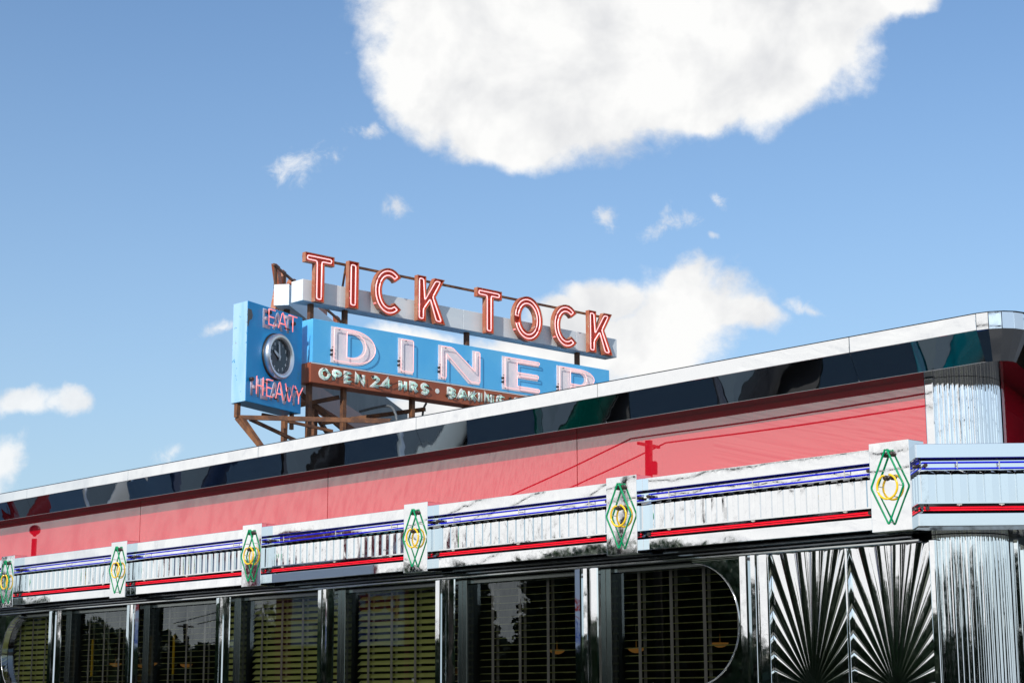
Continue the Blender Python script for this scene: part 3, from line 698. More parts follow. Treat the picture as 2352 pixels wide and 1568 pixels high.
# back sign letters, seen from behind
backlet = thing('letter_sign', 'rusty backs of letters on a white beam, half hidden behind the neon letters', 'sign', OB+Vector((0, 0, 6.53)))
for k, x0, w in LET: big_letter(k, x0, w, 6.525, .615, lambda p, t: FB((5.50-p[0], p[1]), t), backlet, .03, False)
b = MB(); beam(b, OB, Db, Nb, 0, -.06, 5.6, 6.545, 6.82, .2, 0); part(b, 'beam_box', whitep, backlet, .004)
b = MB(); b.bar(FB((0, 7.10), .03), FB((5.3, 7.10), .03), .025, .03)
for s_ in (.1, .5, 2.0, 3.6, 5.1): b.bar(FB((s_, 6.8), .03), FB((s_, 7.10), .03), .03)
part(b, 'top_rail', rust, backlet)

# --- DINER board
dsign = thing('sign_board', 'long blue and rust brown board lettered DINER and OPEN 24 HRS in neon', 'sign', OS+Vector((0, 0, 5.5)))
b = MB(); b.prism([(0, 5.775), (5.43, 5.775), (5.43, 6.335), (0, 6.335)], FF, -.24, 0); part(b, 'blue_box', blue1, dsign, .006)
b = MB(); b.prism([(-.03, 5.515), (5.43, 5.515), (5.43, 5.772), (-.03, 5.772)], FF, -.24, .012); part(b, 'brown_box', brown1, dsign, .006)
b = MB(); b.prism([(-.02, 5.757), (5.42, 5.757), (5.42, 5.771), (-.02, 5.771)], FF, .012, .015); part(b, 'pinstripe', whline, dsign)
z0, z1 = 5.808, 6.275
def Rpoly():
    return [(4.335, z0), (4.335, z1), (4.80, z1)]+arcpts(4.82, 6.135, .27, .14, 90, -60, 8)+[(4.93, 5.99), (5.14, z0), (4.86, z0), (4.70, 5.97), (4.60, 5.97), (4.60, z0)]
DL = [('D', [(.29, z0), (.29, z1), (.62, z1)]+arcpts(.64, (z0+z1)/2, .37, (z1-z0)/2, 88, -88, 14)+[(.62, z0)], [(.54, 5.91), (.54, 6.205), (.62, 6.205)]+arcpts(.62, 6.0575, .19, .1475, 86, -86, 12)+[(.62, 5.91)]),
      ('I', [(1.40, z0), (1.40, z1), (1.655, z1), (1.655, z0)], None),
      ('N', [(2.10, z0), (2.10, z1), (2.335, z1), (2.715, 6.02), (2.715, z1), (2.845, z1), (2.845, z0), (2.64, z0), (2.235, 6.12), (2.235, z0)], None),
      ('E', [(3.27, z0), (3.27, z1), (3.98, z1), (3.98, 6.195), (3.545, 6.195), (3.545, 6.085), (3.96, 6.085), (3.96, 5.995), (3.545, 5.995), (3.545, 5.89), (3.98, 5.89), (3.98, z0)], None),
      ('R', Rpoly(), [(4.60, 6.05), (4.60, 6.205), (4.80, 6.205)]+arcpts(4.80, 6.1275, .09, .0775, 80, -80, 6)+[(4.80, 6.05)])]
for ch, poly, hole in DL:
    b = MB()
    if hole is None: b.prism(poly, FF, .001, .006)
    else:
        # bridge the hole: resample both loops by angle from the hole centre
        cx = sum(p[0] for p in hole)/len(hole); cz_ = sum(p[1] for p in hole)/len(hole)
        def cast(pl, a):
            best = None; dx, dz = math.cos(a), math.sin(a)
            for i in range(len(pl)):
                p, q = pl[i], pl[(i+1) % len(pl)]; ex, ez = q[0]-p[0], q[1]-p[1]; den = dx*ez-dz*ex
                if abs(den) < 1e-9: continue
                t = ((p[0]-cx)*ez-(p[1]-cz_)*ex)/den; u = ((p[0]-cx)*dz-(p[1]-cz_)*dx)/den
                if t > 0 and -1e-6 <= u <= 1+1e-6 and (best is None or t < best): best = t
            return (cx+dx*best, cz_+dz*best)
        body = poly if ch == 'D' else None
        if ch == 'R':
            body = [(4.335, 5.97), (4.335, z1), (4.80, z1)]+arcpts(4.82, 6.135, .27, .14, 90, -60, 8)+[(4.93, 5.99), (4.90, 5.97)]
            b.prism([(4.335, z0), (4.335, 5.969), (4.60, 5.969), (4.60, z0)], FF, .001, .006); b.prism([(4.70, 5.969), (4.92, 5.969), (5.14, z0), (4.86, z0)], FF, .001, .006)
        aa = sorted(set([2*math.pi*i/64 for i in range(64)]+[math.atan2(p[1]-cz_, p[0]-cx) % (2*math.pi) for p in body+hole]))
        A = [cast(body, a) for a in aa]; B = [cast(hole, a) for a in aa]
        b.strip([FF(p, .006) for p in A], [FF(p, .006) for p in B]); b.strip([FF(p, .001) for p in A], [FF(p, .006) for p in A])
    pl_ = part(b, 'painted_letter', plet, dsign)
    nz = MB(); q = rnd(offs(poly, .022), .022, 3); nz.tube([FF(p, .042) for p in q], .0055, closed=True)
    if hole: q = rnd(offs(hole, -.022), .02, 3); nz.tube([FF(p, .042) for p in q], .0055, closed=True)
    no = nz.build('neon_tube', npink); no.parent = pl_
    x_ = poly[0][0]+.012
    for dz in (.1, .155): k = MB(); k.tube([FF((x_-.008, z0+dz), .0), FF((x_-.008, z0+dz), .03)], .016); ko = k.build('electrode', socket); ko.parent = pl_
    for (sx_, sz_) in ((poly[0][0]+.05, z0+.02), (poly[0][0]+.12, z1-.03), (poly[0][0]+.02, z0+.2)): k = MB(); k.tube([FF((sx_, sz_), 0), FF((sx_, sz_), .040)], .004); ko = k.build('tube_pin', socket); ko.parent = pl_
SM = [('O', .10, .27), ('P', .31, .45), ('E', .50, .62), ('N', .68, .83), ('2', .94, 1.08), ('4', 1.11, 1.26), ('H', 1.41, 1.53), ('R', 1.59, 1.72), ('S', 1.78, 1.92),
      ('B', 2.27, 2.40), ('A', 2.45, 2.60), ('K', 2.65, 2.79), ('I', 2.82, 2.88), ('N', 2.95, 3.09), ('G', 3.17, 3.31), ('O', 3.48, 3.63), ('N', 3.68, 3.82)]
pairs = []
for i, (ch, x0, x1) in enumerate(SM):
    d_ = 0 if i < 9 else -.018
    b = MB(); letter(b, ch, FF, x0+d_, x1+d_, 5.577, 5.705, .016, (.022, .004), flat=Ns); o = part(b, 'painted_letter', plet2, dsign)
    b = MB(); letter(b, ch, FF, x0+.008, x1+.008, 5.585, 5.70, .04, .0032); letter(b, ch, FF, x0+.020, x1-.004, 5.592, 5.692, .04, .0028)
    n_ = b.build('neon_tube', nmint); n_.parent = o
b = MB(); b.prism(arcpts(2.076, 5.642, .034, .034, 0, 345, 23), FF, .012, .018); part(b, 'painted_dot', plet2, dsign)
for (a, za, c, zc_) in [(.22, 5.69, .33, 5.59), (.43, 5.63, .52, 5.70), (.6, 5.585, .7, 5.58), (1.04, 5.58, 1.2, 5.575), (1.25, 5.62, 1.42, 5.69), (1.5, 5.585, 1.61, 5.58), (1.7, 5.58, 1.8, 5.585), (2.3, 5.59, 2.42, 5.57), (2.58, 5.58, 2.7, 5.70), (2.86, 5.585, 2.96, 5.59), (2.98, 5.7, 3.2, 5.705)]:
    b = MB(); b.tube([FF((a, za), .045), FF((c, zc_), .045)], .005); part(b, 'blacked_tube', blackp, dsign)
for s_, z_ in [(.17, 5.695), (.96, 5.70), (.75, 5.69), (1.9, 5.69), (2.24, 5.6), (3.4, 5.69)]: b = MB(); b.tube([FF((s_, z_), .01), FF((s_, z_), .04)], .017); part(b, 'electrode', socket, dsign)
# back board
BL_ = 7.6
bsign = thing('sign_board', 'back of the second sign board, dark grey and brown, seen under the DINER board', 'sign', OB+Vector((0, 0, 5.5)))
b = MB(); b.prism([(.05, 5.775), (BL_, 5.775), (BL_, 6.335), (.05, 6.335)], FB, -.16, 0); part(b, 'blue_box', greyb, bsign)
b = MB(); b.prism([(.05, 5.515), (BL_, 5.515), (BL_, 5.772), (.05, 5.772)], FB, -.2, .012); part(b, 'brown_box', brown1, bsign)

# --- clock sign
CA = [Vector((-17.965, 11.90)), Vector((-18.36, 12.985)), Vector((-18.66, 12.88)), Vector((-18.252, 11.885))]
cl0 = Vector((CA[0].x, CA[0].y, 0)); cdv = (CA[1]-CA[0]); CW = cdv.length; cdv = Vector((cdv.x, cdv.y, 0)).normalized(); cnv = Vector((cdv.y, -cdv.x, 0))
FC = lambda p, t: tuple(cl0+cdv*p[0]+cnv*t+Vector((0, 0, p[1])))
CZ0, CZ1 = 5.11, 6.335; CH = CZ1-CZ0
clock_sign = thing('clock_sign', 'tall blue sign box with a round clock between neon EAT and HEAVY', 'clock sign', (-18.2, 12.3, CZ0))
b = MB(); b.prism([(p.x, p.y) for p in CA], lambda w, t: (w[0], w[1], t), CZ0, CZ1); sb = part(b, 'sign_box', mat('clock_blue_paint', (.006, .36, .80), .35, noise=[(2.5, (.012, .41, .84), .4, .7, 4), (5, (.03, .36, .62), .62, .75, 5), (9, (.12, .08, .05), .755, .765, 8)]), clock_sign, .006)
# street end skin, full sun on this side put into a paler blue
e0, e1 = Vector((*CA[3], 0)), Vector((*CA[0], 0)); ed = (e1-e0).normalized(); en = Vector((ed.y, -ed.x, 0)); EL_ = (e1-e0).length
FE = lambda p, t: tuple(e0+ed*p[0]+en*t+Vector((0, 0, p[1])))
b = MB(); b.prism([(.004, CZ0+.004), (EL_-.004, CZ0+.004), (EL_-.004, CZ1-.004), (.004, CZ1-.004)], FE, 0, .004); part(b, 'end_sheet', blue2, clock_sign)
# torn patch of bare metal and rust spots
b = MB(); b.prism([(.0, 6.24), (.075, 6.235), (.10, 6.17), (.085, 6.12), (.04, 6.10), (.02, 6.03), (.0, 6.02)], FC, 0, .003); part(b, 'bare_patch', greyb, clock_sign)
def word(wd, u0, u1, zt, zb, gap=.16, slant=0):
    n = len(wd); res = []; w = (u1-u0)/(n+gap*(n-1))
    for i, ch in enumerate(wd): a = u0+i*w*(1+gap); res.append((ch, a, a+w))
    return res
for wd, u0, u1, zt, zb in (('EAT', .265, .80, .035, .20), ('HEAVY', .08, .93, .745, .92)):
    for ch, a, c in word(wd, u0*CW, u1*CW, 0, 0, .22):
        b = MB(); letter(b, ch, FC, a, c, CZ1-zb*CH-.012, CZ1-zt*CH-.012, .003, (.024, .003), flat=cnv); o = part(b, 'painted_letter', pgrey, clock_sign)
        b = MB(); letter(b, ch, FC, a+.01, c+.01, CZ1-zb*CH, CZ1-zt*CH, .07, .0065); letter(b, ch, FC, a+.016, c+.016, CZ1-zb*CH+.006, CZ1-zt*CH+.006, .07, .003)
        n_ = b.build('neon_tube', npinkr); n_.parent = o
for u, z in ((.36, .06), (.80, .10), (.07, .775), (.95, .80)): b = MB(); b.tube([FC((u*CW, CZ1-z*CH), .0), FC((u*CW, CZ1-z*CH), .045)], .024, n=12); part(b, 'electrode', socket, clock_sign)
for (u, z, u2, z2) in ((.58, .185, .68, .185), (.25, .77, .34, .775), (.42, .925, .47, .925), (.62, .92, .66, .78), (.78, .78, .83, .78)): b = MB(); b.tube([FC((u*CW, CZ1-z*CH), .07), FC((u2*CW, CZ1-z2*CH), .07)], .009); part(b, 'blacked_tube', blackp, clock_sign)
# clock
ccx, ccz = .517*CW, CZ1-.485*CH
def ringp(r, t, n=48): return [FC((ccx+r*math.cos(2*math.pi*i/n), ccz+r*math.sin(2*math.pi*i/n)), t) for i in range(n)]
b = MB(); prof = [(.278, 0), (.278, .02)]; b.strip(ringp(.292, 0), ringp(.292, .012), True, True); b.strip(ringp(.292, .012), ringp(.27, .012), True, True); part(b, 'gasket', blackp, clock_sign)
b = MB(); pr = [(.276, .010), (.281, .05), (.276, .08), (.262, .092), (.236, .088), (.216, .072), (.214, .035)]
for (r1, t1), (r2, t2) in zip(pr[:-1], pr[1:]): b.strip(ringp(r1, t1), ringp(r2, t2), True, True)
part(b, 'bezel', chrome, clock_sign)
b = MB(); b.add(ringp(.217, .04), [tuple(range(48))]); dial = part(b, 'dial', dialm, clock_sign)
b = MB()
def hand(ang, L, w, tail):
    a = R(90-ang); d = Vector((math.cos(a), math.sin(a))); n = Vector((-d.y, d.x)); c_ = Vector((ccx, ccz))
    P = [c_-d*tail-n*w*.7, c_-d*tail+n*w*.7, c_+n*w, c_+d*L*.82+n*w*.8, c_+d*L, c_+d*L*.82-n*w*.8, c_-n*w]; return [tuple(p) for p in P]
b.prism(hand(300, .125, .02, .035), FC, .05, .053); b.prism(hand(357, .175, .012, .05), FC, .057, .060); b.prism(arcpts(ccx, ccz, .02, .02, 0, 340, 17), FC, .06, .064)
part(b, 'clock_hands', handm, clock_sign)
def text_mesh(txt, size, bold=0.0, ext=0, align='CENTER'):
    cu2 = bpy.data.curves.new('txt', 'FONT'); cu2.body = txt; cu2.size = size; cu2.offset = bold; cu2.extrude = ext; cu2.align_x = align; cu2.align_y = 'CENTER'; cu2.resolution_u = 4
    to = bpy.data.objects.new('txt', cu2); C.objects.link(to); bpy.context.view_layer.update()
    me = bpy.data.meshes.new_from_object(to.evaluated_get(bpy.context.evaluated_depsgraph_get())); bpy.data.objects.remove(to)
    return me
def place_text(mb, txt, size, fn, x, z, t, bold=0.0):
    me = text_mesh(txt, size, bold); mb.add([fn((x+v.co.x, z+v.co.y), t) for v in me.vertices], [tuple(p.vertices) for p in me.polygons])
b = MB()
for h in range(1, 13):
    a = R(90-h*30); place_text(b, str(h), .052, FC, ccx+.168*math.cos(a), ccz+.168*math.sin(a), .0425, .0016)
for k in range(60):
    a = R(k*6)
    if k % 5: b.prism([(ccx+r_*math.cos(a+da), ccz+r_*math.sin(a+da)) for r_, da in ((.198, -.006), (.198, .006), (.204, .006), (.204, -.006))], FC, .0425, .043)
part(b, 'numerals', handm, clock_sign)

# --- steel frame carrying the signs
frame = thing('roof_scaffold', 'rusty angle iron frame holding the rooftop signs above the diner roof', 'sign frame', (-18.2, 13.0, 4.47))
def beamp(a, c, w, h=None, nm='post'):
    b = MB(); b.bar(a, c, w, h); return part(b, nm, rust, frame)
for s_ in (.05, .60, 2.72, 4.88): beamp(FF((s_, 4.47), -.12), FF((s_, 6.56), -.12), .058)
beamp(FF((1.75, 4.47), -.12), FF((1.75, 5.55), -.12), .06)
for s_ in (.2, 1.7, 3.4, 5.0): beamp(FB((s_, 4.47), -.1), FB((s_, 6.56), -.1), .06)
for s_ in (.3, 1.75, 3.2): beamp(FF((s_+.3, 5.42), -.2), FB((s_, 5.3), -.2), .05, nm='crossbar')
beamp(FB((.2, 5.6), -.12), FF((1.6, 4.55), -.3), .05, nm='brace'); beamp(FB((3.4, 5.0), -.12), FB((1.7, 5.4), -.12), .05, nm='brace')
P0 = Vector((-18.18, 11.93, 4.94)); A1 = onZ(1560, 1685, 4.93)
def oy(x, y, Y): d = ray(x, y); return CAM+d*((Y-CAM.y)/d.y)
b = MB(); b.bar(P0, A1, .03, .05); b.bar(P0+Vector((.0, .03, .025)), A1+Vector((0, .02, .03)), .05, .008); part(b, 'outrigger', rust, frame)
foot = Vector((-17.73, 11.99, 4.55)); b = MB(); b.bar(P0+Vector((.03, .05, 0)), foot, .06, .03); b.bar(P0+Vector((-.02, 0, .0)), foot+Vector((-.04, 0, 0)), .02, .05); part(b, 'raking_leg', rust, frame)
beamp(oy(1000, 1676, 12.1), FF((.05, 4.72), -.1), .03, .04, 'brace')
beamp(oy(1140, 1682, 12.6), oy(1330, 1724, 13.3), .03, .035, 'brace')
beamp(oy(1048, 1656, 12.4), oy(1160, 1676, 12.8), .03, .03, 'brace')
beamp(P0, P0+Vector((0, .0, .2)), .055, .055, 'stub_post'); v0 = oy(1141, 1678, 12.6); beamp(v0+Vector((0, 0, .03)), v0+Vector((0, 0, -.11)), .045, None, 'stub_post')
w0 = Vector(FC((CW*.93, CZ0), -.08)); beamp(w0, w0+Vector((0, 0, -.2)), .04, None, 'stub_post')
b = MB(); pth = [FB((1.7, 5.05), -.35)]; g0 = oy(1440, 1650, 14.6); 
pth = [oy(1440, 1645, 14.4), oy(1490, 1632, 14.4), oy(1540, 1622, 14.4), oy(1565, 1625, 14.4), oy(1580, 1645, 14.4), oy(1588, 1680, 14.4), oy(1589, 1705, 14.4)]
b.tube(rnd3(pth, .08), .018); part(b, 'cable', mat('grey_conduit', (.12, .14, .16), .5), frame); b = MB(); pth = [oy(1705, 1612, 15.2), oy(1694, 1632, 15.2), oy(1689, 1670, 15.2), oy(1688, 1700, 15.2)]; b.tube(rnd3(pth, .08), .015)
part(b, 'cable', mat('grey_conduit', (.12, .14, .16), .5), frame)

# ---------------------------------------------------------------- ground and street
def struct(mb, name, m_, label=None): o = mb.build(name, m_); o['kind'] = 'structure'; return o
asph = mat('asphalt', (.026, .028, .03), .9, noise=[(.6, (.036, .037, .039), .4, .7, 8), (60, (.06, .06, .06), .6, .75, 3)], bump=[(80, .4, .004, 3)])
b = MB(); b.add([(-900, -900, 0), (900, -900, 0), (900, 900, 0), (-900, 900, 0)], [(0, 1, 2, 3)]); struct(b, 'ground', mat('grass_ground', (.05, .075, .025), .95, noise=[(.3, (.08, .09, .04), .4, .7, 8)]))
b = MB(); b.add([(-70, -12, .004), (30, -12, .004), (30, 40, .004), (-70, 40, .004)], [(0, 1, 2, 3)]); struct(b, 'parking_lot', asph)
b = MB(); b.box(XL, -6.5, 10.6, 12.3, .005, .13); struct(b, 'pavement', mat('concrete', (.35, .34, .32), .85, noise=[(3, (.28, .27, .26), .4, .7, 7)]))
b = MB()
for i in range(8): x = -27+i*2.9; b.add([(x-.05, 5.2, .008), (x+.05, 5.2, .008), (x+.05, 10.4, .008), (x-.05, 10.4, .008)], [(0, 1, 2, 3)])
struct(b, 'parking_lines', mat('white_line_paint', (.7, .7, .68), .7))

# parked cars in front of the diner (they show in the polished cove)
glassc = mat('car_window_glass', (.02, .03, .035), .04, 0, ior=1.6)
tyre = mat('tyre_rubber', (.02, .02, .02), .8); rimm = mat('wheel_rim', (.55, .56, .58), .25, 1)
def car(paint, label, x, y, rz):
    t = thing('parked_car', label, 'car', (x, y, 0), rz, 'cars parked facing the diner')
    secs = []   # (y, zlow, zbelt, ztop, halfwidth low, half belt, half top)
    S_ = [(-2.25, .35, .62, .66, .70, .68, .62), (-2.15, .22, .70, .76, .84, .82, .74), (-1.3, .20, .84, .90, .90, .89, .80), (-1.0, .20, .88, .95, .90, .89, .78), (-.35, .2, .92, 1.36, .90, .89, .62),
          (.3, .2, .94, 1.44, .90, .89, .64), (.9, .2, .95, 1.40, .90, .89, .62), (1.65, .22, .96, 1.02, .89, .87, .74), (2.15, .25, .90, .95, .84, .82, .74), (2.25, .4, .8, .84, .74, .72, .66)]
    rings = []
    for (yy, zl, zb, zt, w1, w2, w3) in S_: rings.append([(-w1, yy, zl), (-w1-.01, yy, (zl+zb)/2), (-w2, yy, zb), (-w3, yy, zt), (-w3*.5, yy, zt+.03), (w3*.5, yy, zt+.03), (w3, yy, zt), (w2, yy, zb), (w1+.01, yy, (zl+zb)/2), (w1, yy, zl)])
    b = MB()
    for r1, r2 in zip(rings[:-1], rings[1:]): b.strip(r1, r2, True, True)
    b.add(rings[0], [tuple(range(10))]); b.add(rings[-1], [tuple(range(10))])
    bo = b.build('body', paint, t); sm_ = bo.modifiers.new('round', 'SUBSURF'); sm_.levels = 2; sm_.render_levels = 2
    g = MB()
    def q(a, c_, lo, hi, sgn):
        pass
    for sg in (-1, 1):
        g.add([(sg*.895, -.9, .93), (sg*.9, 1.5, 1.0), (sg*.665, .92, 1.37), (sg*.68, -.3, 1.34)], [(0, 1, 2, 3)])
    g.add([(-.78, -.98, .99), (.78, -.98, .99), (.6, -.38, 1.385), (-.6, -.38, 1.385)], [(0, 1, 2, 3)])
    g.add([(-.74, 1.6, 1.08), (.74, 1.6, 1.08), (.6, .95, 1.43), (-.6, .95, 1.43)], [(0, 1, 2, 3)])
    g.build('windows', glassc, t)
    for sx_ in (-1, 1):
        for yy in (-1.4, 1.4):
            w = MB(); w.lathe([(.22, -.11), (.32, -.1), (.33, 0), (.32, .1), (.22, .11)], 20, (sx_*.84, yy, .33), 'x'); wo_ = w.build('wheel', tyre, t)
            w = MB(); w.lathe([(.05, sx_*.12), (.2, sx_*.105), (.22, sx_*.08)], 16, (sx_*.84, yy, .33), 'x'); ri = w.build('rim', rimm, wo_)
        h = MB(); h.box(sx_*.62-.14, sx_*.62+.14, -2.27, -2.1, .58, .70); h.build('headlight', mat('headlight_glass', (.8, .82, .85), .1), t, bevel=.02)
        h = MB(); h.box(sx_*.66-.12, sx_*.66+.12, 2.12, 2.27, .68, .80); h.build('tail_light', mat('tail_light_red', (.4, .01, .01), .15), t, bevel=.02)
    return t
cpt = lambda n, c: mat(n, c, .12, .3, coat=1)
cars = [(cpt('maroon_car_paint', (.12, .01, .015)), 'maroon saloon car parked furthest left along the diner front', -34.0),
        (cpt('silver_car_paint', (.4, .43, .45)), 'silver saloon car parked beside the maroon car', -31.0),
        (cpt('dark_blue_car_paint', (.01, .02, .05)), 'very dark blue saloon car parked beside the silver car', -27.8),
        (cpt('black_car_paint', (.01, .01, .012)), 'black saloon car parked between the very dark blue and the grey cars', -24.6),
        (cpt('grey_car_paint', (.35, .42, .46)), 'grey saloon car parked between the black and the dark green cars', -21.6),
        (cpt('green_car_paint', (.0, .05, .04)), 'dark green saloon car parked beside the grey car', -18.6),
        (cpt('dark_grey_car_paint', (.03, .033, .04)), 'charcoal saloon car parked beside the dark green car', -15.4),
        (cpt('teal_car_paint', (.0, .10, .13)), 'dark teal saloon car parked beside the charcoal car', -12.4),
        (cpt('blue_car_paint', (.0, .06, .2)), 'deep blue saloon car parked nearest the rounded corner', -8.9)]
for p, lb, x in cars: car(p, lb, x, 7.9, math.pi)

# trees over the road
leafm = [mat('leaf_dark', (.02, .045, .014), .6), mat('leaf_mid', (.035, .07, .02), .6)]
bark = mat('bark', (.05, .04, .03), .9)
def crown_mesh(kind, n, sd_):
    rr = random.Random(sd_); b = MB()
    cl = []
    if kind == 'round':
        for _ in range(26):
            a = rr.uniform(0, 6.28); e = rr.uniform(-.5, 1); r = rr.uniform(.3, 1); cl.append((Vector((math.cos(a)*2.6*r, math.sin(a)*2.6*r, 4.6+e*2.2*(1-.4*r))), rr.uniform(.7, 1.3)))
    for i in range(n):
        if kind == 'round':
            c_, q = rr.choice(cl); v = Vector((rr.gauss(0, 1), rr.gauss(0, 1), rr.gauss(0, 1))).normalized()*q*rr.uniform(.5, 1.05); p = c_+v; s = rr.uniform(.12, .26)
        else:
            h = rr.random()**.75; lay = (h*11) % 1; rad = 2.4*(1-h)*(.55+.45*lay)+.15; a = rr.uniform(0, 6.28); q = rad*rr.uniform(.4, 1); p = Vector((math.cos(a)*q, math.sin(a)*q, 1+h*7.3-.25*q)); s = rr.uniform(.09, .2)
        n_ = Vector((rr.gauss(0, 1), rr.gauss(0, 1), rr.gauss(0, 1)+.4)).normalized(); u = n_.orthogonal().normalized(); w = n_.cross(u)
        b.add([p+u*s, p+w*s*.5, p-u*s, p-w*s*.5], [(0, 1, 2, 3)])
    return b
protos = []
for i, (kind, sd_) in enumerate((('round', 1), ('round', 2), ('fir', 3))):
    t = thing('round_tree' if kind == 'round' else 'fir_tree', 'x', 'tree')
    b = MB(); b.tube([(0, 0, 0), (.05, 0, 2.2), (0, .1, 4.5), (0, 0, 6.2 if kind == 'round' else 8.2)], (.16, .16), n=8)
    for k in range(5 if kind == 'round' else 0): a = k*1.26; b.tube([(0, 0, 2.6+k*.3), (math.cos(a)*1.2, math.sin(a)*1.2, 4+k*.2), (math.cos(a)*2, math.sin(a)*2, 5+k*.1)], .06, n=6)
    b.build('trunk', bark, t); crown_mesh(kind, 5200, sd_).build('crown', leafm[i % 2], t); protos.append(t)
rt = random.Random(5)
def mir(px, ytop, dist):
    """a spot across the road that the front wall mirrors at that bearing, and the height of its top"""
    p = CAM+ray(px, ytop)*((12.35-CAM.y)/ray(px, ytop).y); d = ray(px, ytop).normalized(); q = p+Vector((d.x, -d.y, d.z))*dist; return q.x, q.y, q.z
spots = []
for px, yt, dist, k in [(2960, 2150, 50, 0), (2850, 2120, 54, 1), (2740, 2120, 50, 0), (2560, 2110, 54, 1), (2400, 2130, 50, 0), (2250, 2340, 56, 1), (1900, 2260, 52, 2), (1680, 2300, 54, 1), (1560, 2200, 62, 0), (1000, 2360, 58, 0), (-60, 2330, 50, 1), (80, 2340, 54, 0),
                        (350, 2430, 40, 1), (830, 2540, 62, 0), (620, 2545, 64, 1), (120, 2420, 56, 0), (3150, 2330, 56, 1), (3350, 2380, 58, 0), (3600, 2400, 54, 1), (3850, 2380, 56, 0), (30, 2380, 52, 1), (-150, 2350, 52, 0)]:
    x, y, z = mir(px, yt, dist); spots.append((x, y, k, z/(8.3 if k == 2 else 7.6), .42 if px in (1000, 350, 830) else 1.0))
for i in range(13):
    az = R(246+i*8); d = rt.uniform(50, 60); spots.append((-12+d*math.cos(az), 12+d*math.sin(az), rt.choice((0, 1)), rt.uniform(.85, 1.05), 1.0))
wb = MB()
for i in range(60000):
    az = R(rt.uniform(188, 350)); d = rt.uniform(64, 68); base = 4.3+.7*mnoise.noise(Vector((az*14, 0, 0)))+.45*mnoise.noise(Vector((az*55, 3, 0)))
    h = base*rt.random()**.85; p = Vector((-14+d*math.cos(az), 12+d*math.sin(az), h)); s_ = rt.uniform(.2, .5)
    n_ = Vector((rt.gauss(0, 1), rt.gauss(0, 1), rt.gauss(0, 1))).normalized(); u = n_.orthogonal().normalized(); w = n_.cross(u)
    wb.add([p+u*s_, p+w*s_*.6, p-u*s_, p-w*s_*.6], [(0, 1, 2, 3)])
wo2 = wb.build('wood', leafm[0], keep=True); tag(wo2, 'low belt of dense green woodland across the road', 'woodland', kind='stuff')
names = ['round leafy tree', 'bushy leafy tree', 'pointed fir tree']
used = [False]*3
for i, (x, y, k, sc, wd) in enumerate(spots):
    o = protos[k] if not used[k] else copy_tree(protos[k]); used[k] = True
    o.location = (x, y, 0); o.rotation_euler = (0, 0, rt.uniform(0, 6)); o.scale = (sc*wd, sc*wd, sc); o['label'] = names[k]+' across the road seen only as a reflection in the diner'; o['group'] = 'trees across the road'

# utility poles and wires
woodp = mat('pole_wood', (.06, .045, .035), .9)
polepos = [(-71.0, -19.2, 5.05), (-32.3, -9.15, 8.2), (7.5, -1.5, 8.2)]
plb = ['wooden utility pole far across the road, mirrored in a window', 'wooden utility pole with a transformer, mirrored in the red panels', 'wooden utility pole standing behind the camera']
for (x, y, h), lb in zip(polepos, plb):
    t = thing('utility_pole', lb, 'utility pole', (x, y, 0), 0, 'utility poles along the road')
    b = MB(); b.tube([(0, 0, 0), (0, 0, h)], .10, n=10); b.build('pole', woodp, t)
    b = MB(); b.bar((-.1, -.5, h-.12), (.1, .5, h-.12), .07); b.build('crossarm', woodp, t)
    b = MB(); b.lathe([(.08, h-.9), (.09, h-.88), (.09, h-.6), (.06, h-.56)], 16, (.19, 0, 0)); b.build('transformer', darkm, t)
def wire(p, q, sag, n=16): return [Vector(p).lerp(Vector(q), i/n)+Vector((0, 0, -sag*4*(i/n)*(1-i/n))) for i in range(n+1)]
for i in range(2):
    a, c = polepos[i], polepos[i+1]; b = MB()
    for dy, dz in ((-.65, 0), (.65, 0), (0, -1.1), (0, -1.5)): b.tube(wire((a[0], a[1]+dy, a[2]+dz), (c[0], c[1]+dy, c[2]+dz), .5), .022, n=5)
    o = b.build('overhead_wires', blackp); tag(o, 'overhead wires strung between the '+('two poles mirrored in the diner' if i == 0 else 'transformer pole and the pole behind the camera'), 'wires')

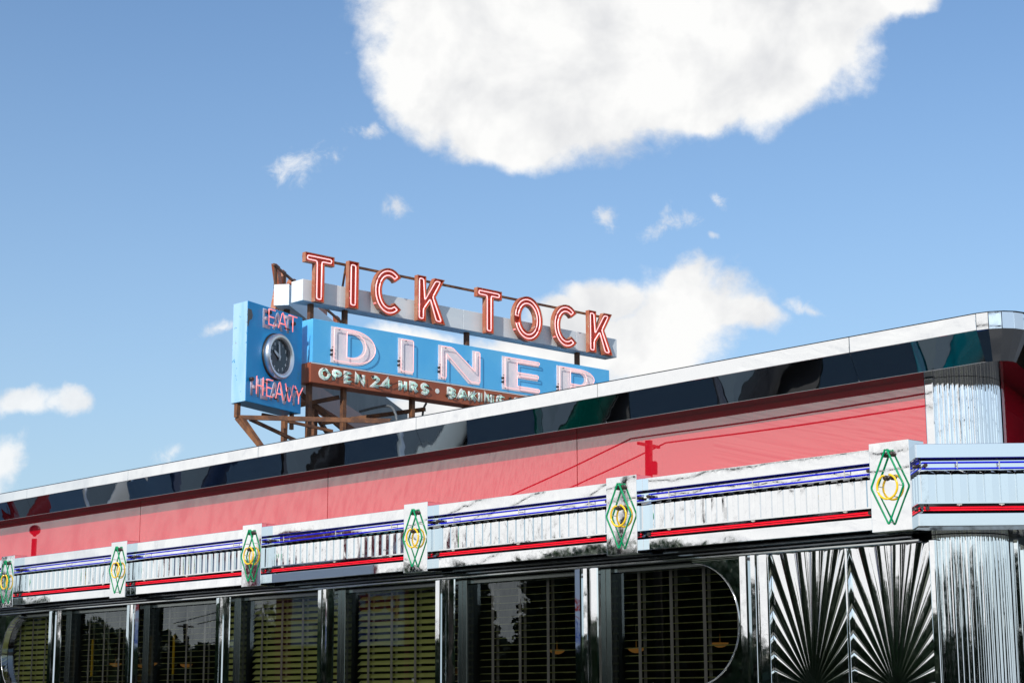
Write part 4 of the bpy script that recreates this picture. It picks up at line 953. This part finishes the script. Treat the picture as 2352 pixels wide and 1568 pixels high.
# shop pylon sign across the lot, seen mirrored in the windows
_x, _y, _z = mir(1370, 2460, 40)
pa = R(35); pN = Vector((math.cos(pa), math.sin(pa), 0)); pR = Vector((math.sin(pa+math.pi), -math.cos(pa+math.pi), 0)); PO = Vector((_x, _y, 0))
FP = lambda p, t: tuple(PO+pR*p[0]+pN*t+Vector((0, 0, p[1])))
py = thing('pylon_sign', 'tall white shop sign with red lettering, mirrored in the windows', 'sign')
wsign = mat('sign_white', (.7, .72, .78), .4); rsign = mat('sign_dark_red', (.3, .03, .04), .4); bsg = mat('sign_blue', (.02, .08, .4), .4); rsl = mat('sign_letter_red', (.55, .03, .02), .4)
b = MB(); b.prism([(-1.85, 3.4), (1.85, 3.4), (1.85, 6.2), (-1.85, 6.2)], FP, -.3, 0); b.build('cabinet', wsign, py)
b = MB(); b.prism([(-1.7, 6.2), (2.0, 6.2), (2.0, 6.8), (1.3, 7.1), (-1.1, 7.1), (-1.7, 6.8)], FP, -.35, .02); b.build('header', rsign, py)
b = MB(); b.prism([(-2.0, 0), (-1.86, 0), (-1.86, 6.2), (-2.0, 6.2)], FP, -.35, .02); b.build('post', rsign, py)
b = MB(); b.prism([(1.86, 0), (2.4, 0), (2.4, 6.2), (1.86, 6.2)], FP, -.35, .02); b.build('post', rsign, py)
b = MB(); place_text(b, 'petco', 1.0, FP, -.55, 4.85, .012, .03); b.build('lettering', rsl, py)
b = MB(); place_text(b, 'SEARS', .8, FP, .1, 3.78, .012, .025); b.build('lettering', bsg, py)
b = MB(); place_text(b, 'Plaza', .7, FP, 0, 6.62, .035, .02); b.build('lettering', wsign, py)
b = MB(); b.prism([(-1.85, 4.2), (1.85, 4.2), (1.85, 4.24), (-1.85, 4.24)], FP, .001, .01); b.build('divider', rsl, py)

# street lamp mirrored at the left end of the red panels
lx, ly, lz = mir(144, 2120, 38)
t = thing('street_lamp', 'slim street lamp with a round globe, mirrored in the left red panel', 'street lamp', (lx, ly, 0))
b = MB(); b.tube([(0, 0, 0), (0, 0, lz-.3)], .09, n=12); b.build('post', darkm, t)
b = MB(); b.lathe([(.05, lz-.22)]+[(.2*math.sin(R(a)), lz+.0-.18*math.cos(R(a))) for a in range(20, 180, 20)], 16); b.build('globe', darkm, t)
